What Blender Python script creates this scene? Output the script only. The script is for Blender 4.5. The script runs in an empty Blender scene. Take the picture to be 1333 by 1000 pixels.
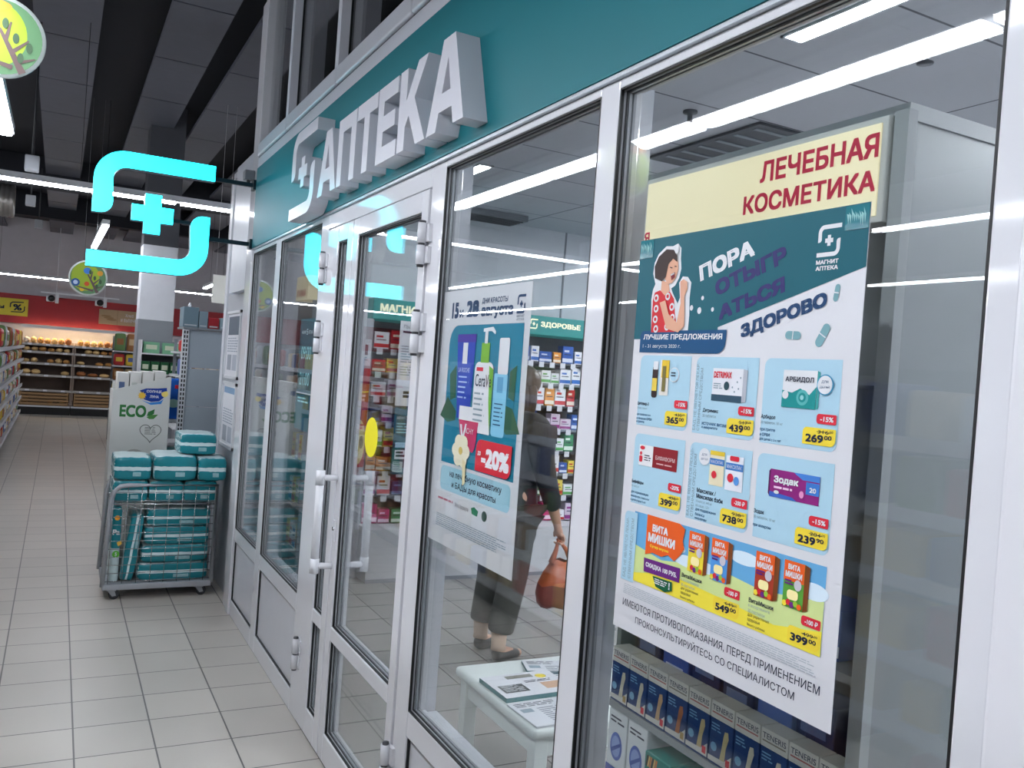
import bpy, bmesh, math, random
import numpy as np
from mathutils import Vector, Matrix
from mathutils.geometry import delaunay_2d_cdt, interpolate_bezier

random.seed(7)
SC = bpy.context.scene
COL = SC.collection

# ------------------------------------------------------------------ camera, world, exposure
F_PX, YAW, PITCH, ROLL = 1122.2, .4857, -.0111, .0726
cy_, sy_, cp_, sp_ = math.cos(YAW), math.sin(YAW), math.cos(PITCH), math.sin(PITCH)
fw = Vector((sy_ * cp_, cy_ * cp_, sp_)); r0 = Vector((cy_, -sy_, 0)); u0 = r0.cross(fw)
cr, sr = math.cos(ROLL), math.sin(ROLL)
rr = r0 * cr + u0 * sr; uu = u0 * cr - r0 * sr
cam = bpy.data.cameras.new('camera'); cam.sensor_width = 36; cam.lens = 36 * F_PX / 1333
cam.clip_start = .05; cam.clip_end = 200
camo = bpy.data.objects.new('camera', cam); COL.objects.link(camo)
camo.matrix_world = Matrix(((rr.x, uu.x, -fw.x, -1.045), (rr.y, uu.y, -fw.y, 0.0), (rr.z, uu.z, -fw.z, 1.6344), (0, 0, 0, 1)))
SC.camera = camo

world = bpy.data.worlds.new('world'); SC.world = world; world.use_nodes = True
world.node_tree.nodes['Background'].inputs[0].default_value = (.85, .9, 1, 1)
world.node_tree.nodes['Background'].inputs[1].default_value = .08
SC.view_settings.view_transform = 'Standard'; SC.view_settings.look = 'None'
SC.view_settings.gamma = 1; SC.view_settings.use_curve_mapping = False
SC.view_settings.exposure = 0.0
TUBE = 46.0        # brightness of the supermarket light strips
PANEL = 60.0        # brightness of the pharmacy ceiling lights

# ------------------------------------------------------------------ materials
def lin(c):
    c = c / 255
    return c / 12.92 if c <= .04045 else ((c + .055) / 1.055) ** 2.4
def rgb(c): return (lin(c[0]), lin(c[1]), lin(c[2]), 1)
MATS = {}
def mat(name, col, rough=.5, metal=0.0, spec=.5, vary=.06, scale=9.0, bump=0.0, coat=0.0):
    if name in MATS: return MATS[name]
    m = bpy.data.materials.new(name); m.use_nodes = True
    nt = m.node_tree; b = nt.nodes['Principled BSDF']
    tc = nt.nodes.new('ShaderNodeTexCoord'); nz = nt.nodes.new('ShaderNodeTexNoise')
    nz.inputs['Scale'].default_value = scale; nz.inputs['Detail'].default_value = 4
    nt.links.new(tc.outputs['Object'], nz.inputs['Vector'])
    mx = nt.nodes.new('ShaderNodeMix'); mx.data_type = 'RGBA'
    c = rgb(col)
    mx.inputs[6].default_value = tuple(x * (1 - vary) for x in c[:3]) + (1,)
    mx.inputs[7].default_value = tuple(min(1, x * (1 + vary)) for x in c[:3]) + (1,)
    nt.links.new(nz.outputs['Fac'], mx.inputs[0]); nt.links.new(mx.outputs[2], b.inputs['Base Color'])
    b.inputs['Roughness'].default_value = rough; b.inputs['Metallic'].default_value = metal
    b.inputs['Specular IOR Level'].default_value = spec; b.inputs['Coat Weight'].default_value = coat
    b.inputs['Coat Roughness'].default_value = .04
    if bump:
        bp = nt.nodes.new('ShaderNodeBump'); bp.inputs['Strength'].default_value = bump; bp.inputs['Distance'].default_value = .01
        nt.links.new(nz.outputs['Fac'], bp.inputs['Height']); nt.links.new(bp.outputs['Normal'], b.inputs['Normal'])
    MATS[name] = m
    return m
def emit(name, col, strength, base=(230, 230, 230)):
    if name in MATS: return MATS[name]
    m = mat(name, base, .4, vary=.02); b = m.node_tree.nodes['Principled BSDF']
    b.inputs['Emission Color'].default_value = rgb(col); b.inputs['Emission Strength'].default_value = strength
    return m
def brick(name, c1, c2, grout, size, off, gap, rough, axes='xy', bump=.0, spec=.5):
    m = mat(name, c1, rough, spec=spec); nt = m.node_tree; b = nt.nodes['Principled BSDF']
    tc = nt.nodes['Texture Coordinate']; mp = nt.nodes.new('ShaderNodeMapping')
    mp.inputs['Location'].default_value = (-off[0], -off[1], 0)
    nt.links.new(tc.outputs['Object'], mp.inputs['Vector'])
    br = nt.nodes.new('ShaderNodeTexBrick'); br.offset = 0; br.squash = 1
    br.inputs['Scale'].default_value = 1; br.inputs['Brick Width'].default_value = size[0]; br.inputs['Row Height'].default_value = size[1]
    br.inputs['Mortar Size'].default_value = gap; br.inputs['Mortar Smooth'].default_value = .1; br.inputs['Bias'].default_value = 0
    br.inputs['Color1'].default_value = rgb(c1); br.inputs['Color2'].default_value = rgb(c2); br.inputs['Mortar'].default_value = rgb(grout)
    nt.links.new(mp.outputs[0], br.inputs['Vector'])
    mx = nt.nodes.new('ShaderNodeMix'); mx.data_type = 'RGBA'; mx.blend_type = 'MULTIPLY'; mx.inputs[0].default_value = 1
    nz = nt.nodes['Noise Texture']; nz.inputs['Scale'].default_value = 2.2
    rmp = nt.nodes.new('ShaderNodeMapRange'); rmp.inputs[3].default_value = .9; rmp.inputs[4].default_value = 1.06
    nt.links.new(nz.outputs['Fac'], rmp.inputs[0]); nt.links.new(br.outputs['Color'], mx.inputs[6]); nt.links.new(rmp.outputs[0], mx.inputs[7])
    nt.links.new(mx.outputs[2], b.inputs['Base Color'])
    return m
def glass_mat():
    m = bpy.data.materials.new('window glass'); m.use_nodes = True; nt = m.node_tree; nt.nodes.clear()
    out = nt.nodes.new('ShaderNodeOutputMaterial'); mix = nt.nodes.new('ShaderNodeMixShader')
    tr = nt.nodes.new('ShaderNodeBsdfTransparent'); gl = nt.nodes.new('ShaderNodeBsdfGlossy')
    tr.inputs[0].default_value = (.975, .985, .985, 1); gl.inputs['Roughness'].default_value = 0.0
    lw = nt.nodes.new('ShaderNodeLayerWeight'); lw.inputs[0].default_value = .5
    pw = nt.nodes.new('ShaderNodeMath'); pw.operation = 'POWER'; pw.inputs[1].default_value = 5
    ma = nt.nodes.new('ShaderNodeMath'); ma.operation = 'MULTIPLY_ADD'; ma.inputs[1].default_value = .85; ma.inputs[2].default_value = .032
    nt.links.new(lw.outputs['Facing'], pw.inputs[0]); nt.links.new(pw.outputs[0], ma.inputs[0]); nt.links.new(ma.outputs[0], mix.inputs[0])
    nt.links.new(tr.outputs[0], mix.inputs[1]); nt.links.new(gl.outputs[0], mix.inputs[2]); nt.links.new(mix.outputs[0], out.inputs[0])
    return m
GLASS = glass_mat()
PVC = mat('white window plastic', (220, 221, 226), .07, vary=.02, scale=3, bump=.02)
PVC2 = mat('white infill panel', (206, 208, 215), .3, vary=.03)
ALU = mat('brushed aluminium', (178, 184, 190), .28, .85, vary=.08, scale=20)
GASKET = mat('black rubber gasket', (16, 18, 20), .5)
TEAL = mat('teal fascia board', (10, 108, 118), .5, spec=.3, vary=.05, scale=2)
LETTER = mat('white sign plastic', (205, 206, 214), .3, vary=.02)
CYAN = emit('lit cyan acrylic', (0, 228, 255), 4.0, (120, 220, 230))
SIGNSIDE = mat('sign return metal', (95, 110, 120), .35, .3)
BRACKET = mat('dark bracket steel', (28, 52, 60), .4, .5)
WHITE = mat('white paint', (226, 226, 230), .5, vary=.03)
GREYW = mat('grey paint', (132, 136, 142), .55, vary=.04)
PAPER = mat('white paper', (216, 217, 222), .45, vary=.01)
BLACK = mat('black plastic', (18, 18, 20), .4)
DKGREY = mat('dark grey metal', (62, 64, 68), .5)
STEEL = mat('galvanised trolley steel', (166, 170, 176), .4, .15, vary=.08, scale=30)
CHROME = mat('zinc wire', (185, 188, 190), .25, .8)
SHELFW = mat('white shelf steel', (208, 210, 214), .35, vary=.02)
SHELFG = mat('grey shelf steel', (120, 126, 132), .4, vary=.04)
TUBEM = emit('light strip diffuser', (243, 247, 255), TUBE)
PANELM = emit('pharmacy ceiling diffuser', (243, 247, 255), PANEL)
HEADM = emit('backlit cream acrylic', (255, 236, 180), .40, (235, 225, 190))
HEADT = emit('backlit teal acrylic', (20, 140, 135), .36, (20, 120, 118))
HEADL = emit('backlit cream letters', (250, 246, 205), .6, (235, 230, 200))
def C(r, g, b, rough=.45, **k): return mat('coat %d %d %d' % (r, g, b), (r, g, b), rough, spec=.22, vary=k.get('vary', .03))

# ------------------------------------------------------------------ object helpers
def tag(o, label=None, cat=None, group=None, kind=None):
    if label: o['label'] = label
    if cat: o['category'] = cat
    if group: o['group'] = group
    if kind: o['kind'] = kind
    return o
def empty(name, at, label=None, cat=None, group=None, kind=None, rz=0):
    o = bpy.data.objects.new(name, None); COL.objects.link(o); o.location = at; o.rotation_euler = (0, 0, rz)
    o.empty_display_size = .1
    return tag(o, label, cat, group, kind)
def base_of(o):
    v = Vector((0, 0, 0))
    while o: v += o.location; o = o.parent
    return v
class MB:
    """collects shapes in world metres and links them as one mesh"""
    def __init__(s): s.v = []; s.f = []; s.m = []; s.mats = []; s.smooth = []
    def mi(s, m):
        if m not in s.mats: s.mats.append(m)
        return s.mats.index(m)
    def add(s, vs, fs, m, smooth=False):
        k = len(s.v); i = s.mi(m); s.v += [tuple(x) for x in vs]
        for f in fs: s.f.append([k + a for a in f]); s.m.append(i); s.smooth.append(smooth)
        return s
    def box(s, x0, x1, y0, y1, z0, z1, m):
        vs = [(x, y, z) for x in (x0, x1) for y in (y0, y1) for z in (z0, z1)]
        return s.add(vs, [(0, 1, 3, 2), (4, 6, 7, 5), (0, 4, 5, 1), (2, 3, 7, 6), (0, 2, 6, 4), (1, 5, 7, 3)], m)
    def rbox(s, x0, x1, y0, y1, z0, z1, m, r=.01, seg=2):
        bm = bmesh.new(); bmesh.ops.create_cube(bm, size=1)
        for v in bm.verts: v.co = Vector(((x0 + x1) / 2 + v.co.x * (x1 - x0), (y0 + y1) / 2 + v.co.y * (y1 - y0), (z0 + z1) / 2 + v.co.z * (z1 - z0)))
        bmesh.ops.bevel(bm, geom=bm.edges[:], offset=r, segments=seg, affect='EDGES', profile=.6)
        big = seg > 2
        bm.verts.index_update(); s.add([v.co for v in bm.verts], [[v.index for v in f.verts] for f in bm.faces], m, big); bm.free()
        return s
    def tube(s, pts, r, m, seg=8, closed=False, smooth=True):
        pts = [Vector(p) for p in pts]; n = len(pts); vs = []; fs = []
        rs = r if isinstance(r, (list, tuple)) else [r] * n
        ref = None
        for i, p in enumerate(pts):
            a = pts[i - 1] if (i or closed) else p; b = pts[(i + 1) % n] if (i < n - 1 or closed) else p
            d = (b - a).normalized()
            if ref is None: ref = Vector((0, 0, 1)) if abs(d.z) < .9 else Vector((1, 0, 0))
            u = d.cross(ref); u = u.normalized() if u.length > 1e-6 else d.orthogonal().normalized(); w = d.cross(u); ref = u.cross(d) if False else ref
            for k in range(seg):
                a_ = 2 * math.pi * k / seg; vs.append(p + (u * math.cos(a_) + w * math.sin(a_)) * rs[i])
        for i in range(n if closed else n - 1):
            for k in range(seg): fs.append((i * seg + k, i * seg + (k + 1) % seg, ((i + 1) % n) * seg + (k + 1) % seg, ((i + 1) % n) * seg + k))
        if not closed: fs += [tuple(range(seg))[::-1], tuple((n - 1) * seg + k for k in range(seg))]
        return s.add(vs, fs, m, smooth)
    def lathe(s, c, prof, m, seg=16, axis='z'):
        vs = []; fs = []; c = Vector(c)
        for r, h in prof:
            for k in range(seg):
                a = 2 * math.pi * k / seg; x, y = r * math.cos(a), r * math.sin(a)
                vs.append(c + Vector((x, y, h) if axis == 'z' else (x, h, y) if axis == 'y' else (h, x, y)))
        for i in range(len(prof) - 1):
            for k in range(seg): fs.append((i * seg + k, i * seg + (k + 1) % seg, (i + 1) * seg + (k + 1) % seg, (i + 1) * seg + k))
        fs += [tuple(range(seg)), tuple((len(prof) - 1) * seg + k for k in range(seg))]
        return s.add(vs, fs, m, True)
    def ball(s, c, rx, ry, rz, m, seg=12, rings=8, wob=0, rnd=None):
        vs = []; fs = []
        for i in range(rings + 1):
            t = math.pi * i / rings
            for k in range(seg):
                a = 2 * math.pi * k / seg; w = 1 + (rnd.uniform(-wob, wob) if wob else 0)
                vs.append((c[0] + rx * w * math.sin(t) * math.cos(a), c[1] + ry * w * math.sin(t) * math.sin(a), c[2] + rz * w * math.cos(t)))
        for i in range(rings):
            for k in range(seg): fs.append((i * seg + k, (i + 1) * seg + k, (i + 1) * seg + (k + 1) % seg, i * seg + (k + 1) % seg))
        return s.add(vs, fs, m, True)
    def build(s, name, parent=None, at=None, label=None, cat=None, group=None, kind=None, fix=True):
        b = base_of(parent) if parent else Vector(at or (0, 0, 0))
        me = bpy.data.meshes.new(name); me.from_pydata([(x - b.x, y - b.y, z - b.z) for x, y, z in s.v], [], s.f)
        for m in s.mats: me.materials.append(m)
        me.polygons.foreach_set('material_index', s.m); me.polygons.foreach_set('use_smooth', s.smooth)
        if fix:
            bm = bmesh.new(); bm.from_mesh(me); bmesh.ops.remove_doubles(bm, verts=bm.verts[:], dist=1e-6)
            bmesh.ops.recalc_face_normals(bm, faces=bm.faces[:]); bm.to_mesh(me); bm.free()
        me.update()
        o = bpy.data.objects.new(name, me); COL.objects.link(o)
        if parent: o.parent = parent
        else: o.location = b
        return tag(o, label, cat, group, kind)
def copy_tree(o, parent=None):
    c = o.copy(); COL.objects.link(c)
    if parent: c.parent = parent
    for ch in o.children: copy_tree(ch, c)
    return c
def boxo(name, dims, m, parent=None, **k): return MB().box(*dims, m).build(name, parent, **k)

# ------------------------------------------------------------------ flat drawing (posters, lettering, signs)
def fill(contours):
    """triangles of a non-zero filled outline that may cross itself"""
    vs = []; es = []
    for c in contours:
        k = len(vs); n = len(c); vs += [Vector((p[0], p[1])) for p in c]; es += [(k + i, k + (i + 1) % n) for i in range(n)]
    ov, _, of, *_ = delaunay_2d_cdt(vs, es, [], 0, 1e-6)
    A = np.array([[*vs[a], *vs[b]] for a, b in es]); ov = [(p.x, p.y) for p in ov]
    out = []
    for f in of:
        cx = sum(ov[i][0] for i in f) / 3; cyy = sum(ov[i][1] for i in f) / 3
        up = (A[:, 1] <= cyy) & (A[:, 3] > cyy); dn = (A[:, 1] > cyy) & (A[:, 3] <= cyy)
        with np.errstate(all='ignore'): x = A[:, 0] + (cyy - A[:, 1]) / (A[:, 3] - A[:, 1]) * (A[:, 2] - A[:, 0])
        if int((up & (x > cx)).sum()) - int((dn & (x > cx)).sum()): out.append(tuple(f))
    return ov, out
GL = {}
def glyphs(s, bold=0.0):
    """(verts, triangles) of a line of lettering, scaled to the unit square, and its aspect"""
    if (s, bold) in GL: return GL[(s, bold)]
    cu = bpy.data.curves.new('lettering', 'FONT'); cu.body = s
    o = bpy.data.objects.new('lettering', cu); COL.objects.link(o)
    dg = bpy.context.evaluated_depsgraph_get(); cv = o.to_curve(dg)
    cs = []
    for sp in cv.splines:
        P = sp.bezier_points; n = len(P); c = []
        for i in range(n):
            a, b = P[i], P[(i + 1) % n]
            d = b.co - a.co; st = max((a.handle_right - a.co).cross(d).length, (b.handle_left - b.co).cross(d).length) < 1e-5
            c += [a.co] if st else interpolate_bezier(a.co, a.handle_right, b.handle_left, b.co, 5)[:-1]
        cs.append([(p.x, p.y) for p in c])
    o.to_curve_clear(); COL.objects.unlink(o); bpy.data.objects.remove(o); bpy.data.curves.remove(cu)
    if bold: cs = [[(x + a * bold, y + b * bold) for x, y in c] for c in cs for a, b in ((-1, -1), (1, -1), (1, 1), (-1, 1))]
    ov, tr = fill(cs)
    X = [p[0] for t in tr for p in (ov[t[0]], ov[t[1]], ov[t[2]])]; Y = [p[1] for t in tr for p in (ov[t[0]], ov[t[1]], ov[t[2]])]
    x0, x1, y0, y1 = min(X), max(X), min(Y), max(Y)
    GL[(s, bold)] = ([((x - x0) / (x1 - x0), (y - y0) / (y1 - y0)) for x, y in ov], tr, (x1 - x0) / (y1 - y0))
    return GL[(s, bold)]
class Flat(MB):
    """draws on a plane: u to the reader's right, v down (in metres times unit), n towards the reader"""
    def __init__(s, O, U, D, N, unit=1.0, step=.0005):
        super().__init__(); s.nth = 0; s.O, s.U, s.D, s.N, s.k, s.step = Vector(O), Vector(U), Vector(D), Vector(N), unit, step
    def p(s, u, v, h): return s.O + s.U * (u * s.k) + s.D * (v * s.k) + s.N * h
    def tri(s, ov, tr, m, layer=1, solid=None):
        s.nth += 1; h = layer * s.step + s.nth * 6e-6
        if solid is None:
            used = sorted({i for t in tr for i in t}); ix = {a: b for b, a in enumerate(used)}
            return s.add([s.p(*ov[i], h) for i in used], [[ix[i] for i in t] for t in tr], m)
        h0, h1 = solid; n = len(ov); cnt = {}
        for t in tr:
            for a, b in ((t[0], t[1]), (t[1], t[2]), (t[2], t[0])): cnt.setdefault((min(a, b), max(a, b)), []).append((a, b))
        side = [e[0] for e in cnt.values() if len(e) == 1]
        s.add([s.p(*q, h1) for q in ov] + [s.p(*q, h0) for q in ov], [t for t in tr] + [tuple(n + i for i in t[::-1]) for t in tr] + [(b, a, n + a, n + b) for a, b in side], m)
        return s
    def poly(s, pts, m, layer=1, solid=None):
        if solid is None and len(pts) == 4:
            s.nth += 1
            return s.add([s.p(u, v, layer * s.step + s.nth * 6e-6) for u, v in pts], [(0, 1, 2, 3)], m)
        return s.tri(*fill([pts]), m, layer, solid)
    def rect(s, u0, v0, u1, v1, m, layer=1, r=None, solid=None):
        """r: radii for the corners tl, tr, br, bl"""
        if not r: return s.poly([(u0, v0), (u1, v0), (u1, v1), (u0, v1)], m, layer, solid)
        if not isinstance(r, (tuple, list)): r = (r,) * 4
        P = []
        for (cx, cy2, a0), q in zip(((u0, v0, 180), (u1, v0, 270), (u1, v1, 0), (u0, v1, 90)), r):
            sx = 1 if cx == u0 else -1; sy2 = 1 if cy2 == v0 else -1
            if not q: P.append((cx, cy2)); continue
            for k in range(6):
                a = math.radians(a0 + 18 * k); P.append((cx + sx * q + q * math.cos(a), cy2 + sy2 * q + q * math.sin(a)))
        return s.tri(*fill([P]), m, layer, solid)
    def disc(s, u, v, ru, rv, m, layer=1, n=28, solid=None):
        return s.tri(*fill([[(u + ru * math.cos(2 * math.pi * k / n), v + rv * math.sin(2 * math.pi * k / n)) for k in range(n)]]), m, layer, solid)
    def text(s, t, u0, v0, u1, v1, m, layer=2, bold=0.0, solid=None):
        ov, tr, _ = glyphs(t, bold)
        return s.tri([(u0 + x * (u1 - u0), v1 - y * (v1 - v0)) for x, y in ov], tr, m, layer, solid)
    def textq(s, t, bl, br, tl, m, layer=2, bold=0.0):
        ov, tr, _ = glyphs(t, bold)
        return s.tri([(bl[0] + x * (br[0] - bl[0]) + y * (tl[0] - bl[0]), bl[1] + x * (br[1] - bl[1]) + y * (tl[1] - bl[1])) for x, y in ov], tr, m, layer)
    def lines(s, u0, v0, u1, v1, n, m, layer=2, fillf=.45, rag=.25):
        """unreadably small print: n lines of broken words"""
        h = (v1 - v0) / n; rnd = random.Random(int(u0 * 31 + v0 * 17 + n))
        for i in range(n):
            u = u0; end = u1 - (u1 - u0) * rag * rnd.random()
            while u < end:
                w = min(rnd.uniform(2.2, 5) * h, end - u); s.rect(u, v0 + i * h, u + w, v0 + i * h + h * fillf, m, layer); u += w + h * .6
        return s
    def logo(s, u0, v0, w, h, m, layer=2, solid=None):
        for c in logo_shapes(): s.tri(*fill([[(u0 + x * w, v0 + y * h) for x, y in c]]), m, layer, solid)
        return s
def arc(cx, cy2, r, a0, a1, n=9):
    return [(cx + r * math.cos(math.radians(a0 + (a1 - a0) * k / n)), cy2 + r * math.sin(math.radians(a0 + (a1 - a0) * k / n))) for k in range(n + 1)]
def logo_shapes():
    """the pharmacy mark: two hooked brackets round a plus, in the unit square (v down)"""
    up = [(1, 0.0), (1, .135)] + arc(.28, .245, .11, 270, 180) + arc(.08, .44, .10, 0, 90) + [(.02, .54)] + arc(.27, .25, .25, 180, 270)
    up = [(x if x > .001 else .0, y) for x, y in up]
    lo = [(0, 1.0), (0, .865)] + arc(.72, .755, .11, 90, 0) + arc(.92, .56, .10, 180, 270) + [(.98, .46)] + arc(.73, .75, .25, 0, 90)
    a, b = .068, .17
    pl = [(.5 - a, .5 - b), (.5 + a, .5 - b), (.5 + a, .5 - a), (.5 + b, .5 - a), (.5 + b, .5 + a), (.5 + a, .5 + a), (.5 + a, .5 + b), (.5 - a, .5 + b), (.5 - a, .5 + a), (.5 - b, .5 + a), (.5 - b, .5 - a), (.5 - a, .5 - a)]
    return [up, lo, pl]
ORD = ['first', 'second', 'third', 'fourth', 'fifth', 'sixth', 'seventh', 'eighth', 'ninth', 'tenth', 'eleventh', 'twelfth', 'thirteenth', 'fourteenth', 'fifteenth', 'sixteenth', 'seventeenth', 'eighteenth', 'nineteenth', 'twentieth']
FU, FD, FN = (0, -1, 0), (0, 0, -1), (-1, 0, 0)      # on the shop front, read from the aisle
BU, BN = (1, 0, 0), (0, -1, 0)                        # on walls that face back along the aisle
# ------------------------------------------------------------------ light strips (the supermarket's own lamps)
def strip(p0, p1, label, n, group='supermarket light strips', w=.055):
    """a continuous fluorescent strip: housing, hangers and n lit diffusers"""
    p0, p1 = Vector(p0), Vector(p1); d = (p1 - p0); L = d.length; d /= L; s = d.cross(Vector((0, 0, 1))).normalized()
    root = empty('strip_light', p0, label, 'ceiling light', group)
    def bar(a, b, wid, z0, z1, m, name):
        q = MB(); A, B = p0 + d * a, p0 + d * b
        q.add([P + s * k * wid / 2 + Vector((0, 0, z)) for P in (A, B) for k in (-1, 1) for z in (z0, z1)], [(0, 1, 3, 2), (4, 6, 7, 5), (0, 4, 5, 1), (2, 3, 7, 6), (0, 2, 6, 4), (1, 5, 7, 3)], m)
        return q.build(name, root)
    bar(0, L, w * 1.25, -.002, .045, SHELFW, 'housing')
    for i in range(n):
        bar(L * i / n + .02, L * (i + 1) / n - .02, w, -.020, -.0025, TUBEM, 'diffuser')
        q = MB(); P = p0 + d * (L * (i + .5) / n); q.tube([P + Vector((0, 0, .05)), Vector((P.x, P.y, 4.2))], .0022, BLACK, 4); q.build('hanger', root)
    return root
ZL = 2.83
strip((-1.40, -2.5, ZL), (-1.40, 5.9, ZL), 'light strip along the aisle, ending behind the big round hanging decoration', 6, w=.085)
strip((-3.6, -2.5, 2.76), (-3.6, 11.5, 2.76), 'long light strip over the aisle behind the packet shelving', 8)
strip((-5.85, -2.5, 2.76), (-5.85, 15.5, 2.76), 'light strip deepest in the hall, mirrored as a thin line in the pharmacy glass', 9)
strip((-7.4, 7.5, ZL), (2.6, 7.5, ZL), 'light strip crossing the aisle behind the cyan cross sign', 7)
strip((-7.0, 18.7, ZL), (5.6, 18.7, ZL), 'light strip crossing the hall in front of the red bakery band', 9)
strip((-.70, 9.5, ZL), (-.73, 11.9, ZL), 'short bright light strip glimpsed through the cyan cross sign', 2)
strip((1.25, 12.6, 2.83), (1.3, 17.0, 2.83), 'light strip beyond the square column, by the blank hanging card', 3)

# ------------------------------------------------------------------ hall
FLOORM = brick('floor tiles', (190, 184, 176), (181, 176, 169), (92, 90, 88), (.3, .3), (-.896, 5.539), .0035, .30, spec=.4)
boxo('floor', (-8, 6, -4, 22.4, -.1, 0), FLOORM, kind='structure')
CEILM = mat('dark painted ceiling', (40, 42, 50), .8); CEILP = mat('dark steel ceiling sheet', (92, 95, 106), .6, vary=.1)
boxo('floor_pharmacy', (.062, 4.6, -.6, 6.75, 0, .002), brick('dimmed floor tiles', (150, 146, 143), (143, 140, 137), (74, 72, 70), (.3, .3), (-.896, 5.539), .0035, .25), kind='structure')  # hall tile again, its dimness behind the glass put into the colour
boxo('ceiling', (-8, 6, -4, 22.4, 4.35, 4.45), CEILM, kind='structure')
for x0, x1 in ((-4.6, -3.6), (-3.1, -2.2), (-1.36, -.9), (-.47, -.05), (.14, .55), (.95, 1.7), (2.2, 3.0)):
    q = MB(); y = -3.9
    ys = [-3.9] + [7.97 + 1.35 * k for k in range(-8, 11)] + [22.3]
    for a, b in zip(ys[:-1], ys[1:]): q.box(x0, x1, a + .01, b - .01, 4.1, 4.14, CEILP)
    q.build('ceiling_panel', kind='structure')
for y in (14.6, 18.2): boxo('added_beam', (-7.9, 5.9, y, y + .25, 3.9, 4.34), CEILM, kind='structure')  # added crossbeams, kept to darken the far ceiling
DKWALL = mat('hall wall paint', (150, 152, 158), .7)
boxo('wall_hall_side', (-8.1, -8, -4, 22.4, 0, 4.4), DKWALL, kind='structure')
boxo('wall_hall_far_side', (6, 6.1, -4, 22.4, 0, 4.4), DKWALL, kind='structure')
boxo('wall_entrance', (-8, 6, -4.1, -4, 0, 4.4), DKWALL, kind='structure')
boxo('wall_bakery', (-8, 6, 22.4, 22.5, 0, 4.4), mat('bakery wall paint', (196, 192, 198), .6), kind='structure')
RED = mat('red band board', (164, 20, 34), .5)
boxo('trim_1', (-8, 6, 22.3, 22.4, 1.98, 2.63), RED, kind='structure')
boxo('wall_column_top', (-.28, .08, 10.4, 10.76, 2.78, 4.34), mat('column paint in shade', (74, 76, 82), .7), kind='structure')  # shade above the light strips, put into the column's colour
boxo('wall_column', (-.28, .08, 10.4, 10.76, 1.95, 2.78), mat('column paint', (214, 216, 222), .5), kind='structure')
boxo('wall_column_foot', (-.285, .085, 10.395, 10.765, 0, 1.95), GREYW, kind='structure')

# ------------------------------------------------------------------ pharmacy shell
PW = mat('pharmacy wall paint', (205, 208, 214), .5, vary=.02)
boxo('wall_pharmacy_back', (.05, 4.7, 6.75, 6.85, 0, 2.95), PW, kind='structure')
boxo('wall_pharmacy_seam', (2.955, 2.97, 6.742, 6.75, 2.15, 2.95), GREYW, kind='structure')
boxo('wall_pharmacy_side', (4.6, 4.7, -.6, 6.75, 0, 2.95), PW, kind='structure')
boxo('wall_pharmacy_near', (.0, 4.7, -.7, -.6, 0, 2.95), PW, kind='structure')
PCEIL = brick('pharmacy ceiling tiles', (192, 194, 200), (188, 190, 197), (84, 86, 92), (1.2, .6), (1.22, 1.99), .006, .6)
boxo('ceiling_pharmacy', (.06, 4.7, -.7, 6.85, 2.95, 3.0), PCEIL, kind='structure')
boxo('wall_side_upper', (0.0, .12, 5.80, 6.36, 2.06, 2.95), mat('white corner board', (200, 204, 212), .35), kind='structure')
boxo('wall_side_lower', (.05, .12, 5.80, 6.70, 0, 2.06), mat('grey corner board', (166, 170, 176), .45), kind='structure')
def panel_lamp(x0, x1, y0, y1, label):
    root = empty('ceiling_panel_light', ((x0 + x1) / 2, (y0 + y1) / 2, 2.95), label, 'ceiling light', 'pharmacy ceiling lights')
    q = MB(); t = .012
    for a in ((x0, x0 + t, y0, y1), (x1 - t, x1, y0, y1), (x0, x1, y0, y0 + t), (x0, x1, y1 - t, y1)): q.box(*a, 2.938, 2.952, SHELFW)
    q.build('frame', root); boxo('diffuser', (x0 + t, x1 - t, y0 + t, y1 - t, 2.942, 2.951), PANELM, root)
panel_lamp(1.225, 1.33, .6, 2.395, 'narrow ceiling light inside the pharmacy above the cosmetics cabinet')
panel_lamp(1.225, 1.33, 4.96, 6.2, 'narrow ceiling light inside the pharmacy near the back shelves')
panel_lamp(2.4, 3.0, -.3, .9, 'added square fill light deep inside the pharmacy, closer to the cosmetics cabinet')  # unseen lamp added to brighten the pharmacy
panel_lamp(3.5, 4.1, 4.1, 5.0, 'added square fill light deep inside the pharmacy, closer to the health shelves')  # second added fill lamp, hidden behind the cabinet
q = MB(); q.box(1.72, 2.32, 6.3, 6.62, 2.90, 2.948, SHELFG)
for k in range(5): q.box(1.75, 2.29, 6.33 + k * .055, 6.35 + k * .055, 2.893, 2.90, DKGREY)
q.build('air_vent', at=(2.0, 6.45, 2.9), label='grey louvred air unit under the pharmacy ceiling at the back wall', cat='vent')
q = MB(); q.box(1.9, 2.5, 3.2, 4.1, 2.935, 2.949, DKGREY)
for k in range(6): q.box(1.93, 2.47, 3.25 + k * .14, 3.28 + k * .14, 2.93, 2.936, SHELFG)
q.build('ceiling_grille', at=(2.2, 3.65, 2.93), label='dark slotted grille in the pharmacy ceiling behind the cream header', cat='vent')
for k, (x, y, l) in enumerate(((1.72, 2.16, 'small sprinkler under the pharmacy ceiling next to the mirrored light strip'), (1.55, 3.3, 'small ceiling sensor over the cream cosmetics header'))):
    q = MB(); q.lathe((x, y, 2.95), [(.035, 0), (.035, -.01), (.012, -.012), (.012, -.05), (.03, -.055), (.03, -.06)], DKGREY, 12); q.build('fire_sprinkler' if k == 0 else 'smoke_sensor', at=(x, y, 2.95), label=l, cat='ceiling fitting')

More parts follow.
